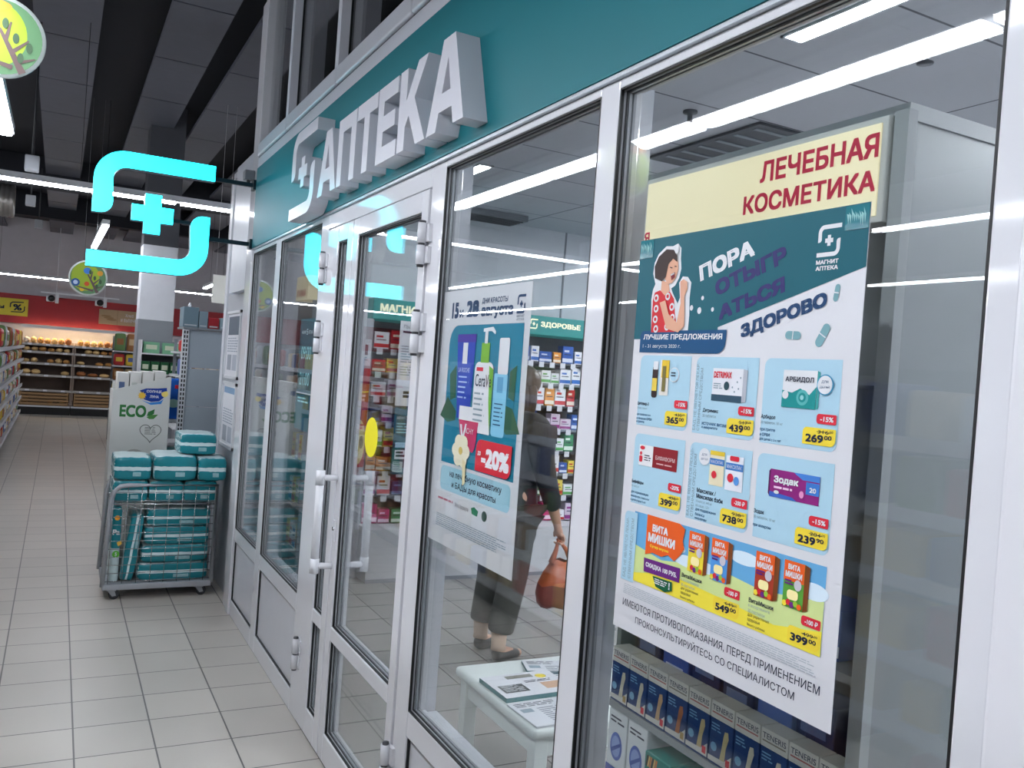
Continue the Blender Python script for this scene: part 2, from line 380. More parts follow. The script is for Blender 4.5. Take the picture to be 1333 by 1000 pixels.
# ------------------------------------------------------------------ shop front
XG = .018
BEAD = mat('grey glazing bead', (160, 163, 168), .3, .25, vary=.03)
def ring(q, y0, y1, z0, z1, w, x0, x1, m):
    q.box(x0, x1, y0, y0 + w, z0, z1, m); q.box(x0, x1, y1 - w, y1, z0, z1, m)
    q.box(x0, x1, y0 + w, y1 - w, z0, z0 + w, m); q.box(x0, x1, y0 + w, y1 - w, z1 - w, z1, m)
def glazing(parent, y0, y1, z0, z1):
    """one glass pane with its rubber and inner bead in the opening y0..y1, z0..z1"""
    q = MB(); q.box(XG, XG + .004, y0 + .004, y1 - .004, z0 + .004, z1 - .004, GLASS); q.box(XG + .012, XG + .015, y0 + .004, y1 - .004, z0 + .004, z1 - .004, GLASS); q.build('pane', parent)
    q = MB(); ring(q, y0, y1, z0, z1, .004, .001, .009, GASKET); q.build('gasket', parent)
    q = MB(); ring(q, y0, y1, z0, z1, .004, .0095, .0150, BEAD); ring(q, y0, y1, z0, z1, .007, .0152, .0175, GASKET); ring(q, y0, y1, z0, z1, .006, .0225, .0295, BEAD); ring(q, y0, y1, z0, z1, .007, .0335, .040, BEAD); q.build('bead', parent)
def post(name, y0, y1, z0, z1, x0=0.0, x1=.06, inner=.10):
    q = MB(); q.rbox(x0, x1, y0, y1, z0, z1, PVC, .004, 2)
    if inner: q.box(x1, inner, y0 + .012, y1 - .012, z0, z1, PVC2)
    return q.build(name, kind='structure')
Z0, ZS0, ZS1, ZT, ZH = .0, .465, .545, 2.272, 2.292
def window(n, y0, y1):
    root = empty('window_%d' % n, (.03, (y0 + y1) / 2, 0), kind='structure')
    q = MB(); q.rbox(0, .06, y0, y1, 0, .095, PVC, .004); q.rbox(0, .06, y0, y1, ZS0, ZS1, PVC, .004); q.rbox(0, .06, y0, y1, ZT, ZH, PVC, .004)
    q.box(.06, .10, y0, y1, ZS0 + .01, ZS1 - .01, PVC2); q.build('frame', root)
    q = MB(); q.box(.015, .044, y0 + .002, y1 - .002, .09, ZS0, PVC2); q.build('infill_panel', root)
    q = MB(); ring(q, y0, y1, .095, ZS0, .006, .006, .0145, GASKET); q.build('gasket', root)
    glazing(root, y0, y1, ZS1, ZT)
window(1, 4.92, 5.555); window(2, 3.97, 4.80); window(3, 1.65, 2.525); window(4, .70, 1.576)
post('trim_2', 5.555, 5.64, 0, 3.9, -.012, .06)                       # corner profile, runs up past the fascia
post('trim_3', 5.64, 5.80, 0, 3.9, -.0, .10, 0)
post('trim_4', 4.80, 4.92, 0, ZH); post('trim_5', 3.845, 3.97, 0, ZH); post('trim_6', 2.525, 2.636, 0, ZH); post('trim_7', 1.576, 1.65, 0, ZH)
post('trim_8', .655, .70, 0, 2.95)
q = MB(); q.rbox(-.012, .10, .20, .652, 0, 2.95, mat('white end cladding', (226, 226, 231), .25, vary=.01), .006); q.build('trim_9', kind='structure')
q = MB(); q.rbox(0, .06, 2.6365, 3.8445, 2.226, ZH, PVC, .004); q.build('trim_10', kind='structure')        # door head
def leaf(n, y0, y1, gy0, gy1, split=.505, bar=.056):
    root = empty('door_%d' % n, (.03, (y0 + y1) / 2, 0), kind='structure')
    q = MB(); x0, x1 = -.006, .058; zb, zt = .012, 2.22
    q.rbox(x0, x1, y0, gy0, zb, zt, PVC, .004); q.rbox(x0, x1, gy1, y1, zb, zt, PVC, .004)
    q.rbox(x0, x1, gy0, gy1, zb, .125, PVC, .004); q.rbox(x0, x1, gy0, gy1, split, split + bar, PVC, .004); q.rbox(x0, x1, gy0, gy1, 2.15, zt, PVC, .004)
    q.build('leaf_frame', root)
    glazing(root, gy0, gy1, .125, split); glazing(root, gy0, gy1, split + bar, 2.15)
    return root
d1 = leaf(1, 2.642, 3.452, 2.70, 3.386); d2 = leaf(2, 3.458, 3.838, 3.532, 3.667)
def hinge(parent, y, z, two=True):
    q = MB()
    for a, b in ((z, z + .062), (z + .07, z + .135)):
        q.tube([(-.022, y, a), (-.022, y, b)], .016, PVC, 12, smooth=True); q.box(-.012, 0, y - .035, y + .035, a + .004, b - .004, PVC)
    q.tube([(-.022, y, z - .008), (-.022, y, z + .143)], .011, DKGREY, 10); q.build('hinge', parent)
for z in (.24, 1.67, 1.98): hinge(d2, 3.842, z)
for z in (.26, 1.68, 1.97): hinge(d1, 2.64, z)
def handle(parent, sx):
    q = MB(); x = -.075 if sx < 0 else .135; xs = -.006 if sx < 0 else .058; y = 3.44
    q.tube([(x, y, .775), (x, y, 1.185)], .017, PVC, 14)
    for z in (.80, 1.16): q.tube([(xs, y - .012, z), (x, y, z)], .013, PVC, 10); q.tube([(x, y, z - .03), (x, y, z + .03)], .0185, PVC, 14)
    for z in (.775, 1.185): q.tube([(x, y, z - .003), (x, y, z + .003)], .0175, DKGREY, 14)
    q.build('pull_handle', parent)
handle(d1, -1); handle(d1, 1)
q = MB(); q.rbox(-.012, -.006, 3.405, 3.435, .90, .99, PVC, .003); q.tube([(-.016, 3.42, .955), (-.006, 3.42, .955)], .009, CHROME, 12); q.box(-.0175, -.016, 3.418, 3.422, .948, .962, BLACK); q.build('lock_plate', d1)
# fascia and the rails above it
boxo('trim_11', (-.012, .05, .0, 5.553, ZH, 2.302), ALU, kind='structure')
boxo('trim_12', (-.016, .045, .0, 5.553, 2.302, 2.80), TEAL, kind='structure')
q = MB(); q.rbox(-.012, .055, .0, 5.553, 2.80, 2.866, PVC2, .004)
for a, b in ((0, 2.9), (2.905, 3.84), (3.845, 4.80), (4.805, 5.553)): q.rbox(-.022, .06, a, b, 2.874, 2.955, PVC2, .012, 3)
q.box(-.006, .05, .0, 5.553, 2.864, 2.876, GASKET); q.build('trim_13', kind='structure')
UP = mat('upper mullion grey', (168, 168, 176), .4)
for k, y in enumerate((4.80, 3.845, 2.9, 1.95, 1.0)):
    q = MB(); q.box(-.012, .03, y, y + .055, 2.955, 4.1, PVC2); q.box(.03, .05, y + .004, y + .05, 2.955, 4.1, GASKET); q.box(.05, .17, y, y + .055, 3.0, 4.1, UP); q.build('trim_%d' % (14 + k), kind='structure')
ups = [5.553, 4.855, 4.80, 3.90, 3.845, 2.955, 2.9, 2.005, 1.95, 1.055]
for k in range(5):
    q = MB(); q.box(.036, .044, ups[2 * k + 1] , ups[2 * k] , 2.957, 4.1, GLASS); q.build('window_%d' % (5 + k), kind='structure')
boxo('wall_dark_backing', (1.6, 1.7, -.6, 6.8, 3.0, 4.1), CEILM, kind='structure')  # added dark sheet, keeps the lit hall out of the upper panes

# ------------------------------------------------------------------ fascia lettering and the blade sign
BLOCK = {'А': [[(0, 1), (.345, 0), (.655, 0), (1, 1), (.735, 1), (.675, .80), (.325, .80), (.265, 1)], [(.385, .60), (.615, .60), (.50, .22)]],
         'П': [[(0, 1), (0, 0), (1, 0), (1, 1), (.73, 1), (.73, .21), (.27, .21), (.27, 1)]],
         'Т': [[(0, 0), (1, 0), (1, .21), (.635, .21), (.635, 1), (.365, 1), (.365, .21), (0, .21)]],
         'Е': [[(0, 0), (.96, 0), (.96, .205), (.30, .205), (.30, .395), (.88, .395), (.88, .60), (.30, .60), (.30, .795), (1, .795), (1, 1), (0, 1)]],
         'К': [[(0, 0), (.265, 0), (.265, .40), (.64, 0), (.96, 0), (.56, .42), (1, 1), (.68, 1), (.38, .60), (.265, .72), (.265, 1), (0, 1)]]}
sg = empty('shop_sign', (-.016, 3.2, 2.34), 'large white raised letters and mark spelling the pharmacy on the teal fascia', 'sign')
y = 3.745
for ch, w in zip('АПТЕКА', (.275, .232, .232, .205, .25, .275)):
    q = Flat((0, y, 2.605), FU, FD, FN); q.tri(*fill([[(a * w, b * .268) for a, b in c] for c in BLOCK[ch]]), LETTER, 0, solid=(.016, .092)); q.build('letter', sg); y -= w + .013
q = Flat((0, 4.262, 2.708), FU, FD, FN); q.logo(0, 0, .45, .41, LETTER, 0, solid=(.016, .092)); q.build('mark', sg)
bs = empty('blade_sign', (0, 5.60, 2.42), 'glowing cyan plus sign in hooked brackets sticking out from the pharmacy corner', 'sign')
for nm, c in zip(('upper_bracket', 'lower_bracket', 'plus'), logo_shapes()):
    O = (-.937, 5.55, 2.768); W, H = .675, .685
    q = Flat(O, BU, FD, BN); q.tri(*fill([[(x * W, yy * H) for x, yy in c]]), CYAN, 0, solid=(0, .008)); q.build(nm, bs)
    g = q; q = Flat(O, BU, FD, BN); q.tri(*fill([[(x * W, yy * H) for x, yy in c]]), SIGNSIDE, 0, solid=(-.07, 0)); q.build('return_edge', bs)
for z, x in ((2.70, -.30), (2.33, -.30)):
    q = MB(); q.box(x, -.012, 5.585, 5.61, z - .012, z + .012, BRACKET); q.box(-.03, -.012, 5.56, 5.64, z - .03, z + .03, BRACKET); q.build('bracket_arm', bs)
q = MB(); q.box(-.53, -.28, 5.585, 5.605, 2.40, 2.42, BRACKET); q.build('cross_bar', bs)
q = MB(); q.rbox(-.075, -.013, 5.62, 5.70, 2.74, 2.80, SHELFG, .008); q.tube([(-.044, 5.66, 2.74), (-.044, 5.66, 2.70)], .012, DKGREY); q.build('junction_box', at=(-.04, 5.66, 2.77), label='small grey junction box at the top of the corner post', cat='junction box')
# ------------------------------------------------------------------ posters in the windows (drawn in millimetres)
P_TEAL = C(12, 92, 106); P_NAVY = C(22, 62, 104); P_PURP = C(50, 44, 104); P_WHITE = C(222, 224, 228); P_PALE = C(172, 208, 226); P_YEL = C(240, 214, 64)
P_RED = C(214, 44, 62); P_TXT = C(30, 38, 60); P_GREY = C(140, 158, 168); P_PILL = C(120, 164, 172); P_BLUE = C(10, 76, 122); SKIN = C(222, 168, 140)
HAIR = C(58, 40, 36); DRESS = C(206, 40, 48); LIPS = C(120, 30, 40); MAGENTA = C(140, 36, 120); MAROON = C(140, 30, 40); ORANGE = C(232, 96, 36); GREEN = C(30, 130, 90); LIME = C(150, 190, 60)
P_SKY = C(104, 170, 216); P_VIO = C(104, 40, 124); TAPE = C(40, 118, 130, .1)
po = empty('sale_poster', (.016, 1.19, 1.128), 'big white and teal sale poster with product prices taped to the window', 'poster')
def PF(): return Flat((.0155, 1.4782, 1.9314), FU, FD, FN, 0.000972)
q = MB(); q.box(.0156, .0165, 0.9025, 1.4782, 1.1275, 1.9314, PAPER); q.build('sheet', po)
q = PF(); q.poly([(0, 0), (592, 0), (592, 100), (264, 189), (264, 211), (0, 211)], P_TEAL, 1); q.build('header', po)
q = PF()
q.poly([(60, 200), (52, 128), (55, 108), (62, 96), (52, 74), (54, 52), (66, 34), (90, 20), (112, 22), (128, 18), (139, 28), (140, 50), (144, 70), (139, 88), (128, 103), (116, 108), (122, 118), (140, 140), (146, 128), (140, 98), (150, 86), (166, 88), (178, 100), (176, 130), (179, 165), (178, 198)], P_WHITE, 2)
q.poly([(60, 197), (58, 130), (63, 114), (80, 110), (96, 118), (112, 114), (128, 130), (134, 158), (140, 176), (138, 197)], DRESS, 3)
for u, v in ((70, 126), (72, 148), (72, 170), (76, 190), (108, 124), (124, 146), (128, 168), (112, 186)): q.disc(u, v, 8, 8, P_WHITE, 4, 14); q.disc(u, v, 4, 4, DRESS, 5, 12)
q.poly([(84, 90), (108, 96), (112, 112), (98, 122), (84, 112)], SKIN, 4)
q.poly([(94, 60), (104, 46), (126, 44), (134, 56), (136, 72), (130, 88), (118, 98), (104, 98), (92, 84)], SKIN, 5)
q.poly([(58, 60), (70, 40), (94, 27), (118, 30), (130, 42), (132, 56), (118, 48), (104, 58), (98, 84), (86, 92), (62, 84)], HAIR, 6); q.disc(128, 30, 7, 9, P_WHITE, 6, 12)
q.poly([(114, 80), (127, 76), (128, 86), (118, 92)], LIPS, 7); q.poly([(115, 80), (126, 77), (126, 80), (116, 83)], P_WHITE, 8); q.poly([(110, 64), (119, 66), (118, 68), (110, 66)], HAIR, 7); q.poly([(125, 63), (131, 64), (131, 66), (125, 65)], HAIR, 7)
q.poly([(84, 136), (102, 132), (116, 160), (144, 178), (152, 140), (148, 112), (146, 96), (156, 92), (168, 98), (170, 112), (162, 126), (166, 158), (168, 186), (150, 198), (112, 190)], SKIN, 6)
q.build('picture', po)
q = PF(); q.textq('ПОРА', (205, 100), (349, 61), (197, 69), P_WHITE, 2, .05); q.textq('ОТЫГР', (254, 131), (429, 79), (246, 102), P_PURP, 2, .05); q.textq('АТЬСЯ', (266, 177), (428, 131), (262, 149), P_PURP, 2, .05)
q.textq('ЗДОРОВО', (329, 214), (523, 162), (325, 186), P_NAVY, 2, .05); q.build('headline', po)
q = PF(); q.logo(492, 26, 48, 52, P_WHITE, 2); q.text('МАГНИТ', 492, 83, 538, 90, P_WHITE, 2, .04); q.text('АПТЕКА', 492, 93, 538, 100, P_WHITE, 2, .04); q.build('mark', po)
for a, b, w in (((541, 129), (538, 147), 5), ((443, 205), (464, 206), 7), ((524, 195), (511, 217), 8)):
    q = PF(); d = Vector((b[0] - a[0], b[1] - a[1])); L = d.length; d /= L; n = Vector((-d.y, d.x)); base = math.degrees(math.atan2(d.y, d.x))
    q.poly(arc(a[0], a[1], w, base + 90, base + 270) + arc(b[0], b[1], w, base - 90, base + 90), P_PILL, 2)
    m = (Vector(a) + Vector(b)) / 2; q.poly([tuple(m + n * w - d), tuple(m + n * w + d), tuple(m - n * w + d), tuple(m - n * w - d)], P_WHITE, 3); q.build('pill_print', po)
for u, v, r in ((215, 132, 4), (208, 156, 6), (246, 155, 4), (184, 150, 5)): q = PF(); q.disc(u, v, r, r * 1.1, P_WHITE, 2, 14); q.build('tablet_print', po)
q = PF(); q.rect(24, 194, 290, 239, P_BLUE, 3, (12, 0, 24, 0)); q.text('ЛУЧШИЕ ПРЕДЛОЖЕНИЯ', 36, 201, 280, 214, P_WHITE, 4, .03); q.text('1 - 31 августа 2020 г.', 36, 222, 160, 231, P_WHITE, 4, .0); q.build('offer_banner', po)
for u, v in ((1, 1), (546, 2)):
    q = PF(); q.rect(u, v, u + 46, v + 38, TAPE, 3)
    for k in range(9): q.poly([(u + 3 + 4 * k, v + random.uniform(3, 14)), (u + 8 + 4 * k, v + random.uniform(12, 22)), (u + 7 + 4 * k, v + random.uniform(22, 34))], C(150, 205, 205), 4)
    q.build('tape', po)
def pack_vial(q):
    q.rect(76, 266, 94, 332, C(50, 34, 34), 3, 6); q.rect(78, 257, 94, 274, P_WHITE, 4, 2); q.rect(77, 292, 93, 318, C(230, 200, 80), 4)
    q.rect(101, 254, 130, 326, C(226, 222, 214), 3); q.rect(106, 254, 130, 290, C(226, 190, 50), 4); q.rect(110, 266, 121, 318, C(120, 110, 60), 5); q.disc(147, 283, 16, 15, P_WHITE, 3); q.disc(147, 283, 14, 13, P_PALE, 4)
    q.lines(138, 278, 156, 289, 2, P_TXT, 5)
def pack_detrimax(q):
    q.rect(262, 266, 343, 327, C(226, 228, 234), 3); q.poly([(343, 266), (354, 268), (353, 325), (343, 327)], C(176, 180, 190), 3); q.rect(262, 315, 343, 327, C(50, 80, 100), 4)
    q.text('DETRIMAX', 266, 272, 314, 284, P_RED, 5, .03); q.disc(302, 298, 7, 8, C(40, 70, 80), 5); q.lines(267, 294, 292, 306, 3, P_GREY, 5)
    for u, v in ((318, 300), (330, 290), (324, 308), (334, 302), (338, 282)): q.disc(u, v, 2, 2, P_GREY, 5, 8)
def pack_arbidol(q):
    q.rect(440, 264, 514, 327, P_WHITE, 3); q.poly([(514, 264), (520, 266), (520, 325), (514, 327)], C(60, 150, 150), 3); q.poly([(440, 298), (462, 302), (480, 294), (500, 304), (514, 290), (514, 327), (440, 327)], C(24, 140, 140), 4)
    q.text('АРБИДОЛ', 446, 275, 508, 285, P_TXT, 5, .02); q.disc(486, 309, 13, 13, C(90, 180, 180), 5); q.disc(486, 309, 8, 8, C(24, 140, 140), 6); q.disc(486, 309, 4, 4, C(150, 210, 210), 7); q.disc(448, 306, 7, 7, P_WHITE, 5)
    q.disc(532, 286, 17, 17, C(60, 150, 190), 5); q.disc(532, 286, 15, 15, P_WHITE, 6); q.text('ДЛЯ', 525, 279, 539, 284, P_BLUE, 7); q.text('ДЕТЕЙ', 522, 287, 542, 292, P_BLUE, 7)
def pack_bifiform(q):
    q.rect(51, 432, 176, 475, MAROON, 3); q.rect(51, 432, 98, 475, C(232, 232, 234), 4); q.text('БИФИФОРМ', 108, 449, 170, 458, C(240, 210, 210), 5); q.lines(70, 452, 94, 466, 3, P_TXT, 5); q.disc(58, 450, 4, 4, P_RED, 5, 10); q.rect(53, 455, 64, 468, P_RED, 5, 3); q.disc(62, 438, 8, 4, P_RED, 5); q.lines(112, 464, 168, 470, 1, C(220, 170, 170), 5)
def pack_maxilac(q):
    q.rect(272, 420, 311, 484, C(232, 222, 190), 3); q.rect(272, 420, 311, 428, C(226, 196, 60), 4); q.rect(272, 434, 311, 446, C(70, 130, 200), 4); q.text('МАКСИЛАК', 275, 437, 308, 443, P_WHITE, 5)
    q.rect(316, 424, 361, 487, C(226, 230, 238), 3); q.rect(316, 437, 361, 450, C(60, 120, 190), 4); q.text('МАКСИЛАК', 319, 440, 358, 447, P_WHITE, 5); q.disc(330, 464, 8, 8, P_RED, 5); q.disc(346, 468, 7, 8, C(90, 150, 220), 5); q.disc(286, 464, 7, 7, P_RED, 5); q.rect(326, 424, 350, 433, P_RED, 5, 3); q.disc(256, 434, 16, 16, P_WHITE, 4); q.text('ДЛЯ', 249, 428, 263, 433, P_BLUE, 5); q.text('ДЕТЕЙ', 247, 436, 266, 441, P_BLUE, 5)
def pack_zodak(q):
    q.rect(428, 434, 536, 481, MAGENTA, 3); q.poly([(424, 438), (428, 434), (428, 481), (424, 476)], C(90, 24, 84), 3); q.poly([(480, 434), (536, 434), (536, 444), (500, 444)], C(70, 130, 210), 4); q.rect(508, 446, 536, 466, C(60, 120, 200), 4); q.poly([(428, 472), (480, 476), (490, 481), (428, 481)], C(60, 100, 190), 4)
    q.text('Зодак', 437, 444, 492, 458, P_WHITE, 5, .04); q.lines(438, 462, 480, 466, 1, C(240, 200, 230), 5, .9); q.text('20', 516, 454, 530, 462, P_WHITE, 5, .03); q.disc(500, 468, 5, 6, C(230, 150, 200), 5); q.disc(445, 472, 6, 3, P_WHITE, 6)
RBL = (14, 0, 14, 0)
def price(q, u, v, off, old, new, cents):
    q.rect(u + 27, v, u + 67, v + 16, P_RED, 4, (5, 2, 2, 5)); q.text(off, u + 35, v + 4, u + 62, v + 12, P_WHITE, 5, .03)
    q.rect(u, v + 23, u + 68, v + 51, P_YEL, 4, (8, 2, 10, 2)); q.text(old, u + 32, v + 26, u + 54, v + 32, P_TXT, 5); q.rect(u + 30, v + 28.4, u + 58, v + 29.2, P_TXT, 6); q.text(cents[0], u + 56, v + 26, u + 63, v + 29.5, P_TXT, 5)
    q.text(new, u + 7, v + 34, u + 44, v + 47, P_TXT, 5, .035); q.text(cents[1], u + 46, v + 34, u + 61, v + 41, P_TXT, 5, .02)
rows = [(31, 245, 'Цитовир-3', pack_vial, '-15%', '430', '365', '00', ['50 мл, сироп'], ['для профилактики', 'и лечения ОРВИ', 'и гриппа']), (212, 245, 'Детримакс', pack_detrimax, '-15%', '517', '439', '00', ['30 таблеток'], ['источник витамина', 'и иммунитета']),
        (394, 245, 'Арбидол', pack_arbidol, '-15%', '316', '269', '00', ['20 таблеток, 50 мг'], ['при гриппе', 'и ОРВИ', 'для детей с 3-х лет']), (31, 410, 'Бифиформ', pack_bifiform, '-20%', '498', '399', '00', ['30 капсул'], ['для нормализации', 'микрофлоры у взрослых', 'и детей старше 2 лет']),
        (212, 410, 'Максилак /', pack_maxilac, '-200 ₽', '938', '738', '00', ['10 капсул, 440 мг', '10 саше, 1,5 г'], ['для поддержания', 'баланса', 'микрофлоры']), (394, 410, 'Зодак', pack_zodak, '-15%', '284', '239', '90', ['30 таблеток, 10 мг'], ['при аллергии'])]
def lbl(q, t, u, v, h, m, bold=0.0, k=.64):
    """one line of print at its natural width"""
    q.text(t, u, v, u + h * glyphs(t, bold)[2] * (1 if any(c in 'рудцщйБДЦ,/' for c in t) else 1) * .92, v + h, m, 2, bold)
for u, v, nm, fn, off, old, new, ce, sub, use in rows:
    q = PF(); q.rect(u, v, u + 165 + (3 if u > 40 else 0), v + 147, P_PALE, 1, RBL)
    bad = u == 212; tu = u + (28 if bad else 0)
    dv = -13 if nm[:4] == 'Макс' else 0
    lbl(q, nm, tu, v + 98 + dv, 8.5, P_TXT, .02)
    if dv: lbl(q, 'Максилак бэби', tu, v + 96, 8.5, P_TXT, .02)
    for k, t in enumerate(sub): lbl(q, t, tu, v + 109 + 8 * k - (1 if dv else 0), 5.6, P_GREY)
    for k, t in enumerate(use): lbl(q, t, tu, v + (124 if len(use) < 3 else 122) + 8 * k + (2 if dv else 0), 5.6, P_BLUE, .01)
    if bad:
        q.textq('БАД. НЕ ЯВЛЯЕТСЯ ЛЕКАР-', (u + 11, v + 142), (u + 11, v + 12), (u + 2, v + 142), P_GREY, 2); q.textq('СТВЕННЫМ СРЕДСТВОМ', (u + 23, v + 142), (u + 23, v + 22), (u + 14, v + 142), P_GREY, 2)
    pan = q.build('product_panel', po)
    q = PF(); fn(q); q.build('package_print', pan)
    q = PF(); price(q, u + 96 + (2 if u > 40 else 0), v + 88, off, old, new, ('50' if nm == 'Арбидол' else '00', ce)); q.build('price_tag', pan)
q = PF()
n = 10
q.rect(50, 573, 562, 716, P_SKY, 1); q.poly([(50, 640), (150, 655), (300, 632), (430, 645), (562, 628), (562, 716), (50, 716)], C(206, 222, 150), 2); q.poly([(60, 700), (180, 676), (330, 684), (460, 694), (562, 676), (562, 716), (60, 716)], C(240, 222, 70), 3)
for u, v, a, b in ((160, 620, 60, 16), (380, 600, 40, 12), (540, 618, 30, 14), (250, 640, 70, 12)): q.disc(u, v, a, b, C(214, 232, 244), 2)
q.rect(18, 576, 62, 722, P_PALE, 4, (12, 0, 0, 0)); q.textq('БАД. НЕ ЯВЛЯЕТСЯ ЛЕКАР-', (36, 716), (36, 590), (25, 716), P_GREY, 5); q.textq('СТВЕННЫМ СРЕДСТВОМ', (54, 716), (54, 590), (43, 716), P_GREY, 5)
ban = q.build('promo_banner', po)
q = PF(); q.poly([(96, 572), (200, 572), (217, 580), (212, 604), (218, 618), (206, 634), (190, 648), (170, 640), (150, 648), (120, 646), (97, 654)], ORANGE, 5)
q.text('ВИТА', 116, 588, 166, 603, P_WHITE, 6, .05); q.text('МИШКИ', 104, 607, 190, 625, P_WHITE, 6, .05); q.text('Супер вкусно', 112, 630, 172, 637, C(240, 220, 60), 6, .02)
q.poly([(95, 661), (211, 657), (211, 685), (97, 689)], P_VIO, 6); q.text('СКИДКА 100 РУБ.', 103, 668, 203, 679, P_WHITE, 7, .04)
q.poly([(128, 691), (190, 689), (192, 706), (170, 714), (140, 710)], C(14, 90, 60), 7); q.lines(136, 694, 178, 706, 3, P_WHITE, 8, .5); q.text('!', 181, 692, 185, 706, P_WHITE, 8, .05); q.build('promo_print', ban)
for u, cc in ((231, C(236, 214, 60)), (296, C(80, 150, 220)), (410, C(170, 60, 40)), (476, C(90, 160, 60))):
    q = PF(); q.rect(u, 579, u + 44, 656, cc, 5); q.rect(u, 579, u + 44, 612, ORANGE, 6); q.poly([(u + 44, 579), (u + 55, 582), (u + 54, 652), (u + 44, 656)], C(120, 66, 30), 5)
    q.text('ВИТА', u + 9, 584, u + 35, 593, P_WHITE, 7, .04); q.text('МИШКИ', u + 4, 596, u + 40, 606, P_WHITE, 7, .04); q.disc(u + 32, 616, 8, 9, C(200, 196, 206), 7, 16); q.lines(u + 4, 610, u + 24, 620, 2, P_VIO, 8, .6)
    for k in range(5): q.disc(u + 6 + 8 * k, 650 - (k % 2) * 3, 5, 5, (P_YEL, P_RED, P_VIO, LIME, ORANGE)[k], 8, 12)
    q.rect(u + 10, 626, u + 34, 642, C(250, 236, 170), 7, 6); q.build('package_print', ban)
for u, off, old, new in ((309, '-100 ₽', '649', '549'), (492, '-100 ₽', '499', '399')):
    q = PF(); price(q, u, 660, off, old, new, ('00', '00')); q.build('price_tag', ban)
    q = PF(); q.text('ВитаМишки', u - 92, 663, u - 34, 671, P_TXT, 6, .02); 
    for k, (t, m) in enumerate((('в ассортименте', P_GREY), ('30 пастилок', P_GREY), ('для укрепления', P_TXT), ('здоровья', P_TXT), ('Вашего ребенка', P_TXT))): q.text(t, u - 92, 674.5 + 8.2 * k, u - 92 + 5.6 * glyphs(t)[2] * .9, 680 + 8.2 * k, m, 6)
    q.build('caption', ban)
q = PF(); q.lines(30, 730, 566, 752, 6, C(176, 186, 194), 1, .34, .1); q.build('small_print', po)
q = PF(); q.text('ИМЕЮТСЯ ПРОТИВОПОКАЗАНИЯ, ПЕРЕД ПРИМЕНЕНИЕМ', 30, 761, 566, 779, P_TXT, 1); q.text('ПРОКОНСУЛЬТИРУЙТЕСЬ СО СПЕЦИАЛИСТОМ', 78, 785, 515, 805, P_TXT, 1); q.build('notice_line', po)

# second poster
p3 = empty('beauty_poster', (.023, 2.25, 1.10), 'beauty days poster with bottles and tubes inside the window next to the door', 'poster')
def QF(): return Flat((.0227, 2.5235, 1.8741), FU, FD, FN, 0.000974)
q = MB(); q.box(.0228, .0236, 1.9465, 2.5235, 1.1020, 1.8779, PAPER); q.build('sheet', p3)
q = QF(); q.text('15', 75, 34, 124, 84, P_NAVY, 1, .05); q.text('и', 134, 58, 162, 82, P_NAVY, 1, .02); q.text('28', 184, 32, 270, 82, P_NAVY, 1, .05); q.text('ДНИ КРАСОТЫ', 290, 28, 455, 47, P_NAVY, 1, .02); q.text('августа', 288, 55, 490, 90, P_NAVY, 1, .04)
q.logo(512, 28, 48, 52, P_NAVY, 1); q.text('МАГНИТ', 514, 84, 558, 90, P_NAVY, 1); q.text('АПТЕКА', 514, 93, 558, 99, P_NAVY, 1); q.build('headline', p3)
q = QF(); q.rect(72, 106, 562, 536, C(22, 130, 160), 1, (60, 0, 0, 0)); q.build('picture_ground', p3)
q = QF()
for pts in ([(40, 392), (90, 330), (160, 372), (158, 400), (100, 410)], [(95, 260), (140, 230), (150, 330), (110, 340)], [(470, 330), (530, 340), (580, 404), (500, 412), (466, 390)], [(500, 240), (540, 220), (536, 320), (500, 310)]): q.poly(pts, C(40, 92, 70), 3)
q.build('leaf_print', p3)
q = QF(); q.rect(138, 134, 272, 158, C(64, 44, 150), 4); q.poly([(140, 158), (270, 158), (258, 385), (168, 392)], C(30, 66, 176), 4); q.rect(184, 160, 218, 224, P_WHITE, 5); q.text('LA ROCHE', 160, 236, 240, 250, C(200, 210, 240), 5); q.lines(165, 262, 240, 340, 5, C(170, 190, 230), 5, .3); q.build('tube_print', p3)
q = QF(); q.rect(276, 216, 400, 424, P_WHITE, 4, (26, 26, 4, 4)); q.poly([(372, 226), (400, 236), (400, 420), (382, 330)], C(110, 180, 60), 5); q.rect(312, 160, 366, 218, C(120, 176, 50), 4); q.rect(330, 122, 350, 162, P_WHITE, 4); q.poly([(318, 118), (380, 114), (400, 128), (396, 136), (372, 126), (318, 128)], P_WHITE, 4)
q.text('CeraVe', 286, 252, 392, 288, P_TXT, 6, .0); q.rect(290, 232, 334, 243, P_RED, 6); q.lines(286, 306, 360, 400, 6, P_GREY, 6, .35); q.build('bottle_print', p3)
q = QF(); q.rect(428, 146, 490, 248, P_WHITE, 5, 8); q.rect(408, 246, 490, 424, C(130, 196, 224), 4, (6, 6, 12, 12)); q.rect(430, 256, 466, 300, C(90, 160, 200), 5); q.lines(420, 330, 478, 400, 6, C(40, 90, 130), 5, .3); q.build('spray_print', p3)
q = QF(); q.poly([(188, 394), (328, 388), (314, 470), (300, 486), (216, 470)], C(196, 50, 96), 5); q.rect(188, 352, 328, 394, P_WHITE, 6); q.poly([(202, 408), (216, 408), (226, 440), (240, 404), (250, 404), (232, 458), (220, 458)], P_WHITE, 7); q.text('ICHY', 246, 416, 300, 432, P_WHITE, 7); q.build('cream_print', p3)
q = QF()
for k in range(6): a = k * 1.047; q.disc(220 + 34 * math.cos(a), 488 + 30 * math.sin(a), 30, 22, C(232, 226, 200), 7, 16)
q.disc(220, 488, 14, 12, C(222, 196, 110), 8); q.poly([(236, 508), (262, 520), (266, 580), (250, 590)], C(226, 214, 170), 8); q.build('flower_print', p3)
